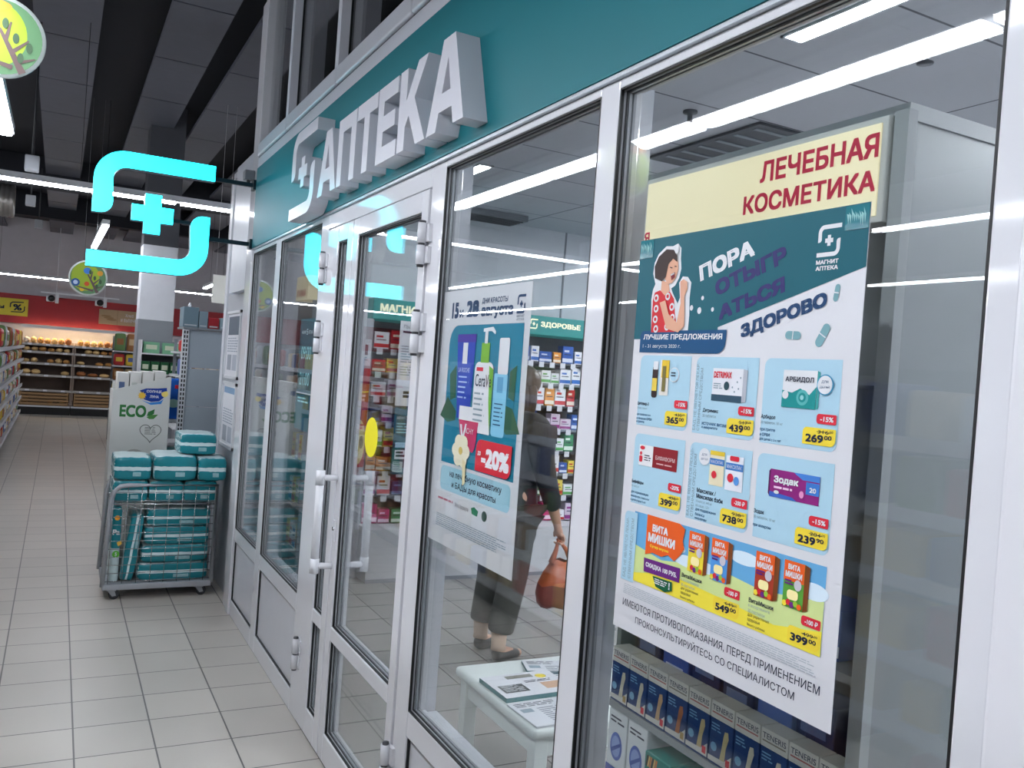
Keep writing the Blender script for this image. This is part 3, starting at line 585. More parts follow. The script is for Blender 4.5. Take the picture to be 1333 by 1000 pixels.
q = QF(); q.rect(328, 440, 550, 532, P_RED, 9, (30, 0, 30, 0)); q.text('-20%', 368, 462, 540, 516, P_WHITE, 10, .05); q.text('до', 342, 474, 362, 488, P_WHITE, 10, .02); q.build('discount_badge', p3)
q = QF(); q.rect(76, 546, 552, 622, C(160, 204, 220), 1, 20); q.text('на лечебную косметику', 146, 556, 500, 581, P_TXT, 2, .01); q.text('и БАДы для красоты', 166, 588, 468, 612, P_TXT, 2, .01); q.build('caption_band', p3)
q = QF(); q.lines(68, 648, 185, 656, 1, C(200, 120, 140), 1, .8, .05); q.text('Мега формула', 200, 648, 296, 664, C(110, 110, 120), 1); q.poly([(315, 646), (336, 640), (364, 648), (358, 664), (322, 662)], GREEN, 1); q.disc(404, 655, 17, 15, C(50, 80, 70), 1); q.lines(66, 700, 556, 742, 7, P_GREY, 1, .45, .15); q.build('small_print', p3)

# opening hours sign inside window 2
q = Flat((.0227, 4.3307, 1.8337), FU, FD, FN, 0.000974); ho = empty('hours_sign', (.023, 4.23, 1.285), 'narrow teal opening hours sign inside the window beyond the door', 'sign')
q2 = MB(); q2.box(.0228, .0236, 4.0476, 4.3307, 1.2893, 1.8337, P_TEAL); q2.build('sheet', ho)
q.text('МАГНИТ', 40, 60, 120, 76, P_WHITE); q.logo(132, 52, 26, 28, P_WHITE); q.text('АПТЕКА', 166, 60, 246, 76, P_WHITE); q.text('09:00', 50, 140, 240, 205, C(150, 210, 215)); q.text('21:00', 50, 270, 240, 335, C(150, 210, 215)); q.rect(0, 372, 290, 378, P_WHITE); q.lines(40, 396, 250, 430, 2, C(150, 210, 215)); q.build('lettering', ho)
# round warning sticker on the door glass
q = Flat((XG - .0005, 3.118, 1.359), FU, FD, FN); q.disc(0, 0, .075, .075, C(236, 224, 40), 1, 40, solid=(0, .0004)); q.build('door_sticker', at=(XG, 3.118, 1.359), label='plain yellow round sticker on the glass of the wide door', cat='sticker')
# ------------------------------------------------------------------ trolley with diaper packs
tr = empty('mesh_trolley', (-.36, 6.28, 0), 'grey steel mesh trolley on castors loaded with teal diaper packs', 'trolley')
Y0, Y1 = 6.03, 6.53; ZO = .022; X0, X1 = -.71, -.045
for yy in (Y0, Y1):
    q = MB(); q.tube([(X0, yy, .09), (X0 + .02, yy, .64), (X0 + .035, yy, .70), (X0 + .07, yy, .735), (X0 + .12, yy, .744), (X1, yy, .744), (X1, yy, .09)], .0145, STEEL, 8); q.build('side_frame', tr)
q = MB(); q.rbox(X0, X1, Y0 - .012, Y1 + .012, .067, .105, STEEL, .005); q.build('base_tray', tr)
for yy in (Y0, Y1):
    q = MB()
    for k in range(8): q.tube([(X0 + .03 + .083 * k, yy, .107), (X0 + .035 + .083 * k, yy, .737)], .0025, CHROME, 5)
    for k in range(12): q.tube([(X0 + .005, yy, .122 + .052 * k), (X1, yy, .122 + .052 * k)], .0022, CHROME, 5)
    q.build('wire_mesh', tr)
q = MB()
for k in range(9): q.tube([(X0 + .02, Y0 + .06 * k + .01, .62), (X1, Y0 + .06 * k + .01, .62)], .003, CHROME, 5)
for yy in (Y0, Y1): q.tube([(X0 + .02, yy, .62), (X1, yy, .62)], .005, CHROME, 6)
q.build('wire_shelf', tr)
for x in (X0 + .055, X1 - .075):
    for yy in (Y0 + .03, Y1 - .03):
        q = MB(); q.box(x - .025, x + .03, yy - .022, yy + .022, .058, .067, STEEL)
        for sy in (-.019, .016): q.add([(x - .02, yy + sy, .058), (x + .022, yy + sy, .058), (x + .032, yy + sy, .026), (x + .008, yy + sy, .022)] + [(x - .02, yy + sy + .003, .058), (x + .022, yy + sy + .003, .058), (x + .032, yy + sy + .003, .026), (x + .008, yy + sy + .003, .022)], [(0, 1, 2, 3), (4, 5, 6, 7), (0, 1, 5, 4), (1, 2, 6, 5), (2, 3, 7, 6), (3, 0, 4, 7)], STEEL)
        f = q.build('caster_fork', tr); q = MB(); q.lathe((x + .018, yy - .012, .0325), [(.014, 0), (.032, .003), (.032, .021), (.014, .024)], DKGREY, 16, 'y'); q.lathe((x + .018, yy - .0165, .0325), [(.008, 0), (.008, .033)], CHROME, 10, 'y'); q.build('wheel', f)
D_TEAL = mat('teal diaper film', (16, 128, 140), .3, vary=.12, scale=14, bump=.25); D_LITE = mat('printed diaper film', (196, 214, 216), .28, vary=.2, scale=16, bump=.3)
D_WHITE = mat('white stripe film', (214, 232, 234), .3); D_BAR = mat('barcode label', (150, 190, 196), .4, vary=.3, scale=60)
PACKS = {}
def diaper(loc, dims, label, ry=0.0, name='diaper_pack'):
    """a soft film pack: dims across, deep, high"""
    w, d, h = dims
    if dims not in PACKS:
        root = empty(name, (0, 0, 0)); rnd = random.Random(int(w * 999 + d * 99 + h * 9999))
        bm = bmesh.new(); bmesh.ops.create_cube(bm, size=1); bmesh.ops.subdivide_edges(bm, edges=bm.edges[:], cuts=11, use_grid_fill=True)
        row = {f: (f.calc_center_median().z + .5, f.normal.copy(), f.calc_center_median().copy()) for f in bm.faces}
        for v in bm.verts:
            c = v.co * 2; ex, ey, ez = abs(c.x) ** 6, abs(c.y) ** 6, abs(c.z) ** 6
            k = 1 - .035 * (ex * ez + ey * ez + ex * ey) + .02 * max(0, 1 - c.x * c.x)
            v.co = Vector((c.x * k * w / 2 + rnd.uniform(-.002, .002), c.y * k * d / 2 + rnd.uniform(-.0012, .0012), (c.z * (k + .015 * max(0, 1 - c.x * c.x)) + 1) * h / 2 + rnd.uniform(-.002, .002)))
        lo = min(v.co.z for v in bm.verts)
        for v in bm.verts: v.co.z -= lo
        q = MB(); q.add([v.co for v in bm.verts], [], D_TEAL)
        for f in bm.faces:
            z, n, c = row[f]; m = D_TEAL
            if n.z > .7: m = D_LITE if c.x < .38 or c.y > .2 else D_TEAL
            elif n.z > -.7 and .41 < z < .59: m = D_WHITE
            elif n.x < -.7 and rnd.random() < .35: m = D_LITE
            q.f.append([v.index for v in f.verts]); q.m.append(q.mi(m)); q.smooth.append(True)
        q.build('film', root); bm.free()
        q = MB(); q.rbox(w * .0, w * .22, -d / 2 - .006, -d / 2 + .03, h * .19, h * .38, D_BAR, .002, 1); q.build('barcode', root)
        PACKS[dims] = root; o = root
    else: o = copy_tree(PACKS[dims])
    o.location = (loc[0], loc[1] - .09, loc[2] + ZO); o.rotation_euler = (0, ry, 0)
    return tag(o, label, 'diaper pack', 'teal diaper packs on the trolley')
A = (.212, .36, .135); Yc = 6.325
for i, (x, l) in enumerate(((-.578, 'above the standing pale pack'), (-.36, 'middle of the three'), (-.145, 'beside the pharmacy corner'))):
    diaper((x, Yc, .604), A, 'teal diaper pack on the wire shelf behind the mesh, ' + l)
diaper((-.572, Yc, .748), (.225, .36, .145), 'teal diaper pack on top of the load at the aisle end, above the trolley rail')
diaper((-.315, Yc, .748), (.268, .40, .158), 'wide teal diaper pack in the middle of the top layer')
diaper((-.080, Yc, .748), (.182, .40, .150), 'teal diaper pack of the top layer pushed against the corner post')
diaper((-.165, Yc + .08, .912), (.235, .34, .135), 'topmost teal diaper pack, alone above the others in front of the grey panels')
for i, (w, x, l) in enumerate(((.44, -.285, 'lowest of the four flat packs in the trolley'), (.42, -.28, 'second from the bottom of the four flat packs in the trolley'), (.41, -.275, 'third from the bottom of the four flat packs in the trolley'), (.40, -.268, 'top of the four flat packs under the wire shelf'))):
    diaper((x, Yc, .085 + .1195 * i), (w, .36, .112), 'long teal diaper pack, ' + l)
diaper((-.5015, 6.31, .303), (.435, .34, .082), 'teal diaper pack leaning on edge in the trolley beside the flat packs', ry=math.radians(-83))
pp = empty('diaper_bag', (-.645, 6.21, .107), 'upright diaper bag with teal top and white foot in the trolley', 'diaper pack')
q = MB(); q.rbox(-.671, -.617, 6.06, 6.36, .107, .34, D_LITE, .02, 3); q.build('white_film', pp); q = MB(); q.rbox(-.672, -.616, 6.059, 6.361, .32, .597, D_TEAL, .022, 3); q.build('teal_film', pp)
q = Flat((-.674, 6.0585, .582), BU, FD, BN); q.text('Pa', .008, .13, .05, .165, P_WHITE, 1, .03); q.disc(.034, .29, .022, .022, C(90, 180, 60), 1); q.text('5', .028, .278, .04, .302, P_WHITE, 2, .03); q.disc(.03, .055, .016, .016, C(230, 160, 50), 1); q.poly([(.035, .215), (.06, .20), (.066, .225), (.045, .24)], C(230, 190, 80), 1); q.build('print', pp)

# cardboard display behind the trolley
eco = empty('cardboard_display', (-.47, 7.05, 0), 'white cardboard display stand with green lettering and slanted top behind the trolley', 'display stand')
CB = mat('display cardboard', (208, 210, 206), .5, vary=.05, scale=3); ECOG = C(52, 116, 62)
Yd = 6.90; PX = [(-.675, 0), (-.675, 1.315), (-.645, 1.322), (-.285, 1.432), (-.282, 0)]
q = MB(); n = len(PX); q.add([(x, Yd, z) for x, z in PX] + [(x, Yd + .012, z) for x, z in PX], [tuple(range(n)), tuple(range(n, 2 * n))] + [(i, (i + 1) % n, n + (i + 1) % n, n + i) for i in range(n)], CB); q.build('front_panel', eco)
for x in (-.675, -.294): boxo('side_panel', (x, x + .012, Yd + .012, 7.28, 0, 1.31 if x < -.5 else 1.42), CB, eco)
boxo('back_panel', (-.663, -.294, 7.268, 7.28, 0, 1.36), CB, eco)
for z in (.3, .7, 1.08): boxo('shelf', (-.663, -.294, Yd + .012, 7.268, z, z + .012), CB, eco)
q = Flat((-.675, Yd, 1.43), BU, FD, BN, .001)
q.poly([(180, 112), (220, 96), (300, 92), (364, 84), (368, 118), (344, 160), (316, 186), (262, 194), (214, 178), (196, 150)], C(28, 62, 150), 1); q.poly([(196, 184), (250, 200), (322, 188), (346, 170), (330, 206), (260, 216)], C(60, 140, 220), 1)
q.text('СОЛНЦЕ', 226, 106, 330, 128, P_WHITE, 2, .03); q.text('и', 208, 132, 220, 146, P_WHITE, 2); q.text('ЛУНА', 250, 144, 312, 164, P_WHITE, 2, .03); q.disc(196, 150, 22, 22, C(232, 190, 70), 2)
for k in range(10): a = k * .628; q.poly([(196 + 20 * math.cos(a - .2), 150 + 20 * math.sin(a - .2)), (196 + 33 * math.cos(a), 150 + 33 * math.sin(a)), (196 + 20 * math.cos(a + .2), 150 + 20 * math.sin(a + .2))], C(232, 190, 70), 2)
q.poly(arc(352, 130, 24, -60, 200, 12) + [(348, 112)], C(240, 220, 120), 2)
q.build('brand_print', eco)
q = Flat((-.675, Yd, 1.43), BU, FD, BN, .001); q.text('ECO', 52, 222, 232, 312, ECOG, 1, .035); q.poly([(238, 300), (246, 270), (290, 246), (286, 282), (262, 298)], ECOG, 1); q.poly([(236, 308), (268, 290), (316, 286), (286, 320), (256, 322)], C(80, 140, 70), 1); q.build('eco_print', eco)
q = Flat((-.675, Yd, 1.43), BU, FD, BN, .001)
ht = [(270 + 72 * math.sin(t) ** 3 * 1.02, 420 - 4.6 * (13 * math.cos(t) - 5 * math.cos(2 * t) - 2 * math.cos(3 * t) - math.cos(4 * t))) for t in [k * math.pi / 16 for k in range(33)]]
for a, b in zip(ht[2:], ht[3:]): d = Vector((b[0] - a[0], b[1] - a[1])); nn = Vector((-d.y, d.x)).normalized() * 2.6; q.poly([tuple(Vector(a) + nn), tuple(Vector(b) + nn), tuple(Vector(b) - nn), tuple(Vector(a) - nn)], C(96, 100, 96), 1)
q.lines(230, 382, 312, 442, 5, C(110, 114, 110), 1, .4, .2); q.poly(arc(170, 640, 92, 180, 360, 18), C(170, 168, 162), 1)
for k in range(16): q.poly([(84 + 11 * k, 640), (92 + 10.4 * k, 566 + abs(k - 8) * 5), (94 + 11 * k, 640)], C(140, 138, 134), 2)
q.build('heart_print', eco)
for k in range(4):
    q = MB(); x = -.645 + k * .085; q.rbox(x, x + .078, 7.0, 7.22, 1.0935, 1.44 + .008 * k, C(214, 214, 210), .003, 1); q.box(x + .012, x + .05, 6.998, 7.0, 1.30, 1.37, C(90, 110, 150) if k == 0 else C(190, 196, 190))
    q.build('tissue_carton', at=(x + .04, 7.1, 1.093), label='white carton standing in the slanted top of the cardboard display, ' + ('next to the aisle' if k == 0 else '%s in from the aisle' % ORD[k]), cat='carton', group='cartons in the cardboard display')
# packs on the small shelf between the display and the grey panels
sr = empty('shelf_rack', (-.16, 7.62, 0), 'low white rack between the cardboard display and the grey panels', 'shelf rack')
for z in (.5, .86, 1.05): boxo('shelf', (-.30, .05, 7.45, 7.8, z, z + .02), SHELFW, sr)
for x in (-.30, .03): boxo('upright', (x, x + .02, 7.78, 7.8, 0, 1.3), SHELFG, sr)
q = MB(); q.rbox(-.26, -.13, 7.47, 7.62, 1.0715, 1.40, C(36, 96, 190, .3), .02, 3); b = q.build('wipes_pack', at=(-.2, 7.55, 1.07), label='tall blue pack on the low rack next to the cardboard display', cat='pack'); q = Flat((-.26, 7.468, 1.40), BU, FD, BN); q.disc(.065, .20, .05, .035, C(150, 190, 180), 1); q.rect(.07, .05, .12, .08, P_RED, 1); q.build('label_print', b)
q = MB(); q.rbox(-.26, -.13, 7.47, 7.62, .523, .84, C(120, 180, 180, .3), .02, 3); b = q.build('wipes_pack', at=(-.2, 7.55, .523), label='pale teal pack on the lower shelf of the low rack beside the display', cat='pack'); q = Flat((-.26, 7.468, .84), BU, FD, BN); q.disc(.07, .13, .04, .05, P_TEAL, 1); q.disc(.07, .13, .033, .043, C(120, 180, 180), 2); q.build('label_print', b)

# empty gondola behind the trolley
GP = mat('gondola back panel', (152, 162, 170), .45, vary=.04)
gd = empty('gondola_frame', (.15, 7.1, 0), 'empty grey gondola with slotted upright and stacked back panels behind the trolley', 'shelf rack')
for x0, x1 in ((-.21, -.165),):
    q = MB(); q.rbox(x0, x1, 7.02, 7.07, 0, 1.80, SHELFW, .003)
    for k in range(50): q.box(x0 + .008, x0 + .018, 7.0185, 7.0205, .1 + .034 * k, .122 + .034 * k, BLACK); q.box(x1 - .018, x1 - .008, 7.0185, 7.0205, .1 + .034 * k, .122 + .034 * k, BLACK)
    q.build('slotted_upright', gd)
for k in range(6): boxo('back_panel', (-.165, .75, 7.04, 7.07, .02 + .297 * k, .312 + .297 * k), GP, gd)
boxo('foot', (-.21, .75, 7.0, 7.5, 0, .018), SHELFG, gd); boxo('top_shelf', (-.21, .75, 7.0, 7.4, 1.802, 1.818), SHELFG, gd)
for x0, x1, h, c, l in ((-.21, -.10, .155, (112, 134, 146), 'tall grey blue box on top of the empty gondola, by its slotted upright'), (-.095, -.03, .13, (128, 146, 156), 'slim grey box on the empty gondola between the tall and the red box'), (-.025, .055, .085, (150, 34, 42), 'dark red box on top of the empty gondola'), (.062, .15, .09, (140, 160, 168), 'pale grey box on top of the empty gondola, near the wall'), (.156, .25, .12, (60, 80, 150), 'blue box on the empty gondola, half hidden by the wall')):
    q = MB(); q.rbox(x0, x1, 7.06, 7.3, 1.819, 1.819 + h, C(*c), .004); q.box(x0 + .01, x1 - .01, 7.0585, 7.06, 1.83, 1.84, C(190, 196, 200)); q.build('storage_box', at=((x0 + x1) / 2, 7.18, 1.8185), label=l, cat='box', group='boxes on the empty gondola')
q = MB(); q.lathe((-.155, 7.18, 1.976), [(.012, 0), (.012, .02), (.006, .022), (.006, .034)], WHITE, 10); q.build('bottle_cap', at=(-.155, 7.18, 1.976), label='small white cap lying on the tall grey blue box', cat='cap')

# notices on the corner wall
for (za, zb, l) in ((1.46, 1.94, 'upper white framed notice on the pharmacy corner wall'), (.975, 1.435, 'lower white framed notice on the pharmacy corner wall')):
    root = empty('notice_frame', (.05, 6.3, za), l, 'notice'); y0, y1 = 6.05, 6.58
    q = MB()
    for b in ((y0, y0 + .02, za, zb), (y1 - .02, y1, za, zb), (y0, y1, za, za + .02), (y0, y1, zb - .02, zb)): q.box(.032, .0495, *b, SHELFW)
    q.build('frame', root); q = Flat((.042, y1 - .02, zb - .02), FU, FD, FN, .001); q.rect(0, 0, 490, (zb - za) * 1000 - 40, PAPER, 0)
    if za > 1.2: q.rect(40, 20, 440, 150, C(96, 104, 116), 1)
    else: q.rect(30, 16, 450, 60, C(120, 150, 180), 1)
    q.lines(40, 170, 440, 280, 6, C(150, 160, 172), 1); q.rect(60, 290, 220, 400, C(150, 156, 166), 1); q.rect(260, 290, 420, 400, C(170, 176, 186), 1); q.build('sheet', root)

# ------------------------------------------------------------------ hanging things
def decoration(c, r, label, holes):
    root = empty('hanging_decoration', c, label, 'decoration'); x, y, z = c
    q = MB(); q.lathe((x, y - .006, z), [(r * .99, 0), (r, .003), (r, .009), (r * .99, .012)], C(206, 216, 212), 48, 'y'); q.build('disc', root)
    q = Flat((x, y - .0065, z), BU, FD, BN, r); q.disc(0, 0, .91, .91, C(98, 140, 100), 1, 40); q.disc(-.14, -.06, .72, .80, C(158, 182, 56), 2, 36)
    if holes: q.disc(-.62, .30, .22, .22, C(50, 90, 150), 3, 20); q.disc(-.62, .30, .12, .12, C(190, 210, 240), 4, 16); q.disc(-.05, -.40, .20, .18, C(70, 130, 210), 3, 20); q.disc(.60, -.32, .15, .15, C(220, 160, 60), 3, 18); q.disc(-.05, .34, .13, .13, C(210, 90, 50), 3, 16); q.disc(-.28, .66, .12, .12, C(230, 190, 60), 3, 16)
    else: q.disc(-.2, -.75, .42, .14, C(226, 150, 60), 3, 20)
    TR = C(104, 86, 84)
    for a, b, w in (((.52, .80), (-.02, -.20), .085), ((.28, .32), (.62, -.02), .05), ((.40, .56), (.78, .40), .045), ((.12, .08), (.22, -.40), .05), ((.3, .7), (-.55, .52), .06)):
        d = Vector((b[0] - a[0], b[1] - a[1])); nn = Vector((-d.y, d.x)).normalized() * w; q.poly([(a[0] + nn.x, a[1] + nn.y), (b[0] + nn.x * .4, b[1] + nn.y * .4), (b[0] - nn.x * .4, b[1] - nn.y * .4), (a[0] - nn.x, a[1] - nn.y)], TR, 4)
    for u, v in ((.34, -.02), (.46, .44), (.1, -.34), (.64, .16)): q.disc(u, v, .07, .13, C(70, 96, 70), 5, 14)
    q.build('print', root); q = MB()
    for s in (-.3, .3): q.tube([(x + s * r, y, z + r * .9), (x + s * r, y, 4.1)], .001, GREYW, 4)
    q.build('thread', root)
decoration((-1.284, 3.475, 2.66), .140, 'big round green hanging decoration with a tree, under the ceiling near the aisle light strip', False)
decoration((-.822, 9.73, 2.295), .178, 'small round hanging decoration with flowers and a branch below the cyan sign', True)
q = MB(); q.box(.27, .42, 9.0, 9.006, 2.13, 2.41, C(214, 214, 206)); o = q.build('hanging_card', at=(.345, 9, 2.13), label='blank pale card hanging beyond the corner post', cat='card'); q = MB(); q.tube([(.30, 9.003, 2.41), (.30, 9.003, 4.1)], .0015, WHITE, 4); q.tube([(.39, 9.003, 2.41), (.39, 9.003, 4.1)], .0015, WHITE, 4); q.build('thread', o)
q = MB(); pr = []
for k in range(27): pr += [(.19, k * .05), (.20, k * .05 + .012), (.20, k * .05 + .03), (.19, k * .05 + .042)]
q.lathe((-2.95, 12.0, 3.27), pr, mat('galvanised duct', (150, 146, 142), .3, .7), 24, 'x'); q.tube([(-1.8, 12, 3.46), (-1.8, 12, 4.1)], .006, DKGREY); q.build('air_duct', at=(-2.3, 12, 3.27), label='ribbed galvanised air duct under the dark ceiling', cat='duct')
for k, (x, y, z, l) in enumerate(((-1.31, 7.7, 3.0, 'small white box fitting on the ceiling beside the end of the light strip'), (-1.42, 11.2, 3.2, 'small white box fitting just beyond the crossing light strip'), (-1.40, 14.2, 3.3, 'farther small white box fitting under the dark ceiling'))):
    q = MB(); q.rbox(x - .05, x + .05, y, y + .1, z - .06, z + .06, C(176, 180, 186), .01); q.tube([(x, y + .05, z + .06), (x, y + .05, 4.1)], .008, DKGREY); q.build('ceiling_sensor', at=(x, y, z), label=l, cat='ceiling fitting')
cr_ = empty('camera_rail', (-.9, 21.3, 2.72), 'thin white ceiling rail carrying two cameras before the red band', 'rail'); boxo('bar', (-1.45, .1, 21.3, 21.33, 2.66, 2.69), WHITE, cr_)
for x in (-1.15, -.2): q = MB(); q.tube([(x, 21.31, 2.69), (x, 21.31, 4.1)], .008, WHITE); q.build('drop_rod', cr_)
for k, (x, l) in enumerate(((-1.22, 'security camera under the white rail, nearer the yellow percent sign'), (-.27, 'security camera under the white rail, nearer the square column'))):
    q = MB(); q.rbox(x + .05, x + .12, 21.25, 21.35, 2.46, 2.66, WHITE, .01); q.rbox(x - .12, x + .04, 21.12, 21.25, 2.48, 2.60, WHITE, .02); o = q.build('security_camera', at=(x, 21.3, 2.5), label=l, cat='camera'); q = MB(); q.ball((x - .02, 21.12, 2.55), .07, .05, .07, BLACK); q.build('lens', o)
q = MB(); q.box(-2.75, -1.70, 22.27, 22.3, 2.14, 2.52, C(222, 206, 70)); o = q.build('percent_sign', at=(-2.2, 22.3, 2.14), label='yellow board with a percent mark on the red band', cat='sign')
q = Flat((-2.75, 22.269, 2.52), BU, FD, BN, .001, .002); q.text('ы', 480, 170, 590, 240, P_TXT, 1, .04); q.text('%', 760, 120, 930, 260, P_TXT, 2, .03)
for c in ([(740, 70), (960, 60), (960, 84), (750, 94), (720, 120), (716, 200), (694, 200), (696, 110)], [(720, 310), (950, 300), (990, 260), (994, 160), (972, 160), (968, 250), (940, 278), (722, 288)]): q.poly(c, P_TXT, 1)
q.build('print', o)
q = MB(); q.box(-.255, .60, 22.27, 22.3, 2.115, 2.46, C(176, 156, 126)); o = q.build('bakery_sign', at=(.17, 22.3, 2.115), label='beige bread and pastry board on the red band, partly behind the column', cat='sign'); q = Flat((-.255, 22.269, 2.46), BU, FD, BN, .001, .002)
q.text('Хлеб', 560, 70, 740, 140, P_WHITE, 1); q.text('и выпечка', 470, 180, 830, 260, P_WHITE, 1); q.rect(385, 0, 395, 345, C(150, 128, 100), 1)
for k in range(3): q.disc(150 + 60 * k, 150 + 40 * k, 110, 22, C(150, 126, 92), 1)
q.build('print', o)

# ------------------------------------------------------------------ bakery shelving at the end of the aisle
BRK = mat('bakery back panel', (140, 122, 110), .6); WOOD = mat('crate wood', (156, 122, 84), .6, vary=.15, scale=14)
LOAF = [mat('bread crust a', (206, 150, 84), .5, vary=.2, scale=20), mat('bread crust b', (226, 190, 130), .5, vary=.15, scale=20), mat('bread crust c', (168, 104, 56), .5, vary=.2, scale=20), mat('wrapped pastry', (222, 206, 190), .3, vary=.2, scale=18)]
def loaf(x, y, z, w, h, kind, label, n):
    rnd = random.Random(n); q = MB(); q.ball((x, y, z + h * .535), w / 2, .10, h / 2, LOAF[kind], 12, 8, .05, rnd)
    o = q.build('bread_loaf', at=(x, y, z), label=label, cat='bread', group='loaves on the bakery shelving')
    q = MB()
    for k in (-1, 0, 1): q.box(x + k * w * .2 - w * .03, x + k * w * .2 + w * .03, y - .03, y + .03, z + h * .93, z + h * 1.04, LOAF[(kind + 1) % 4])
    q.build('score_mark', o)
def bakery(x0, x1, label, plan):
    root = empty('bakery_shelf', ((x0 + x1) / 2, 22, 0), label, 'shelf rack'); yf = 21.6
    boxo('back_panel', (x0, x1, 22.2, 22.24, .17, 1.62), BRK, root)
    for x in (x0, x1 - .03): boxo('side_panel', (x, x + .03, yf + .06, 22.2, .17, 1.56), BRK, root)
    boxo('plinth', (x0, x1, yf, 22.2, 0, .165), BLACK, root); boxo('bottom_deck', (x0, x1, yf - .02, 22.2, .165, .20), SHELFW, root)
    for z in (.54, .87, 1.13, 1.38, 1.55):
        b = boxo('shelf', (x0 + .03, x1 - .03, yf + .05, 22.2, z - .02, z), BRK, root); boxo('price_rail', (x0, x1, yf + .03, yf + .05, z - .035, z + .015), C(176, 172, 168), b)
        for k in range(3): boxo('price_tag', (x0 + .15 + .35 * k, x0 + .23 + .35 * k, yf + .026, yf + .03, z - .03, z + .012), PAPER, b)
    q = MB()
    for k in range(4): q.box(x0 + .05, x1 - .05, yf + .01, yf + .03, .215 + .072 * k, .265 + .072 * k, WOOD)
    for x in (x0 + .05, x1 - .08): q.box(x, x + .03, yf + .03, 22.1, .20, .5, WOOD)
    q.box(x0 + .05, x1 - .05, yf + .03, 22.1, .20, .22, WOOD); q.build('slatted_crate', root)
    side = 'aisle end bay' if x0 < -1 else 'bay by the column'
    NM = {1.55: 'top shelf', 1.38: 'second shelf from the top', 1.13: 'third shelf from the top', .87: 'fourth shelf from the top', .54: 'lowest shelf', .235: 'slatted crate'}
    for z, kinds in plan.items():
        m = len(kinds); pit = (x1 - x0 - .1) / m
        for k, kd in enumerate(kinds):
            if kd is None: continue
            w = min(.13 if z < .3 else .26, pit * random.uniform(.86, .97)); h = random.uniform(.08, .12) if z < 1.5 else random.uniform(.12, .17)
            loaf(x0 + .05 + pit * (k + .5), yf + .2, z + .001, w, h, kd, '%s, %s, bakery %s, %s along' % (('golden loaf', 'pale loaf', 'dark loaf', 'wrapped pastry')[kd], NM[z], side, ORD[k]), k * 7 + int(z * 100))
bakery(-1.79, -.735, 'bakery shelving bay full of bread, nearer the packet shelving', {1.55: [3, 1, 0, 0, 1, 0, 2], 1.38: [1, 1, 0, 0, 1, 1], 1.13: [1, 1, None, 0, 1, 0], .87: [1, 1, None, None, 1], .235: [1, None, 0, 1]})
bakery(-.725, .33, 'bakery shelving bay, nearer the square column', {1.55: [0, 0, 1, 0, 2, 2, 2], 1.38: [None, 1, 1, 0, 2, 2], 1.13: [1, None, 0, 0, 2], .87: [2, 2, 1, None], .235: [None, None, 1]})
bl = empty('bakery_lamp', (-.75, 21.5, 2.0), 'slim warm lamp under the red band lighting the bread', 'lamp'); boxo('housing', (-1.79, .33, 21.78, 21.86, 1.946, 1.965), SHELFW, bl); boxo('shade', (-1.79, .33, 21.772, 21.778, 1.90, 1.965), SHELFW, bl); boxo('tube', (-1.75, .30, 21.80, 21.84, 1.935, 1.945), emit('warm bakery tube', (255, 226, 176), 60), bl)
for x in (-1.7, .25): boxo('arm', (x, x + .02, 21.84, 22.4, 1.94, 1.96), SHELFW, bl)

# ------------------------------------------------------------------ packets: left gondola, green shelf, end rack
PKM = [C(206, 180, 140, .3), C(190, 60, 60, .3), C(224, 214, 196, .3), C(220, 186, 70, .3), C(110, 140, 90, .3), C(96, 110, 160, .3), C(160, 110, 70, .3), C(214, 220, 226, .3)]
PKN = ['beige', 'red', 'cream', 'yellow', 'green', 'blue', 'brown', 'white']
PK = {}
def packet(kind, w, d, h, face, name='snack_packet'):
    """a pillow packet; face is the side its label looks to"""
    key = (kind, w, d, h, face, name)
    if key in PK: return copy_tree(PK[key])
    q = MB(); rb = min(w, d, h) * .28; q.rbox(-w / 2, w / 2, -d / 2, d / 2, 0, h, PKM[kind], rb, 3); o = q.build(name)
    lab = PKM[(kind + 2) % 8]; q = MB()
    if face == '+x': q.box(w / 2, w / 2 + .002, -d * .3, d * .3, h * .35, h * .7, lab)
    else: q.box(-w * .3, w * .3, -d / 2 - .002, -d / 2, h * .35, h * .7, lab)
    q.build('label', o); PK[key] = o
    return o
def put(o, loc, label, cat, group): o.location = loc; tag(o, label, cat, group); return o
lg = empty('packet_shelf', (-1.95, 10, 0), 'long white shelving full of packets along the far side of the aisle', 'shelf rack')
LZ = [.18, .47, .72, 1.0, 1.24, 1.5]
boxo('back_panel', (-2.2, -2.18, -1, 20.3, 0, 1.78), SHELFG, lg); boxo('plinth', (-2.18, -1.72, -1, 20.3, 0, .15), DKGREY, lg)
for z in LZ: s = boxo('shelf', (-2.18, -1.67, -1, 20.3, z - .025, z), SHELFW, lg); boxo('price_rail', (-1.67, -1.655, -1, 20.3, z - .04, z + .012), C(206, 206, 212), s)
for y in (12.0, 14.8, 17.6, 20.28): boxo('side_panel', (-2.18, -1.74, y, y + .02, .15, 1.76), SHELFG, lg)
LN = ['bottom', 'second', 'third', 'fourth', 'fifth', 'top']
for i, z in enumerate(LZ):
    for k in range(15):
        y = 13.02 + .475 * k
        if abs(y - 14.8) < .2 or abs(y - 17.6) < .2: y += .22 if abs(y - 14.8) < .2 else .2
        kd = (k * 3 + i * 5 + k // 4) % 8; w = .22; d = .36; h = (.22, .2, .19, .2, .19, .3)[i] * (1 if k % 3 else .85)
        put(packet(kd, w, .2, round(h, 3), '+x'), (-1.80, y, z + .001), '%s packet, %s shelf of the long aisle shelving, %s place along' % (PKN[kd], LN[i] if i in (0, 5) else LN[i] + ' lowest', ORD[k]), 'packet', 'packets on the long aisle shelving').rotation_euler = (0, 0, random.uniform(-.22, .22))
q = MB(); rnd = random.Random(3)
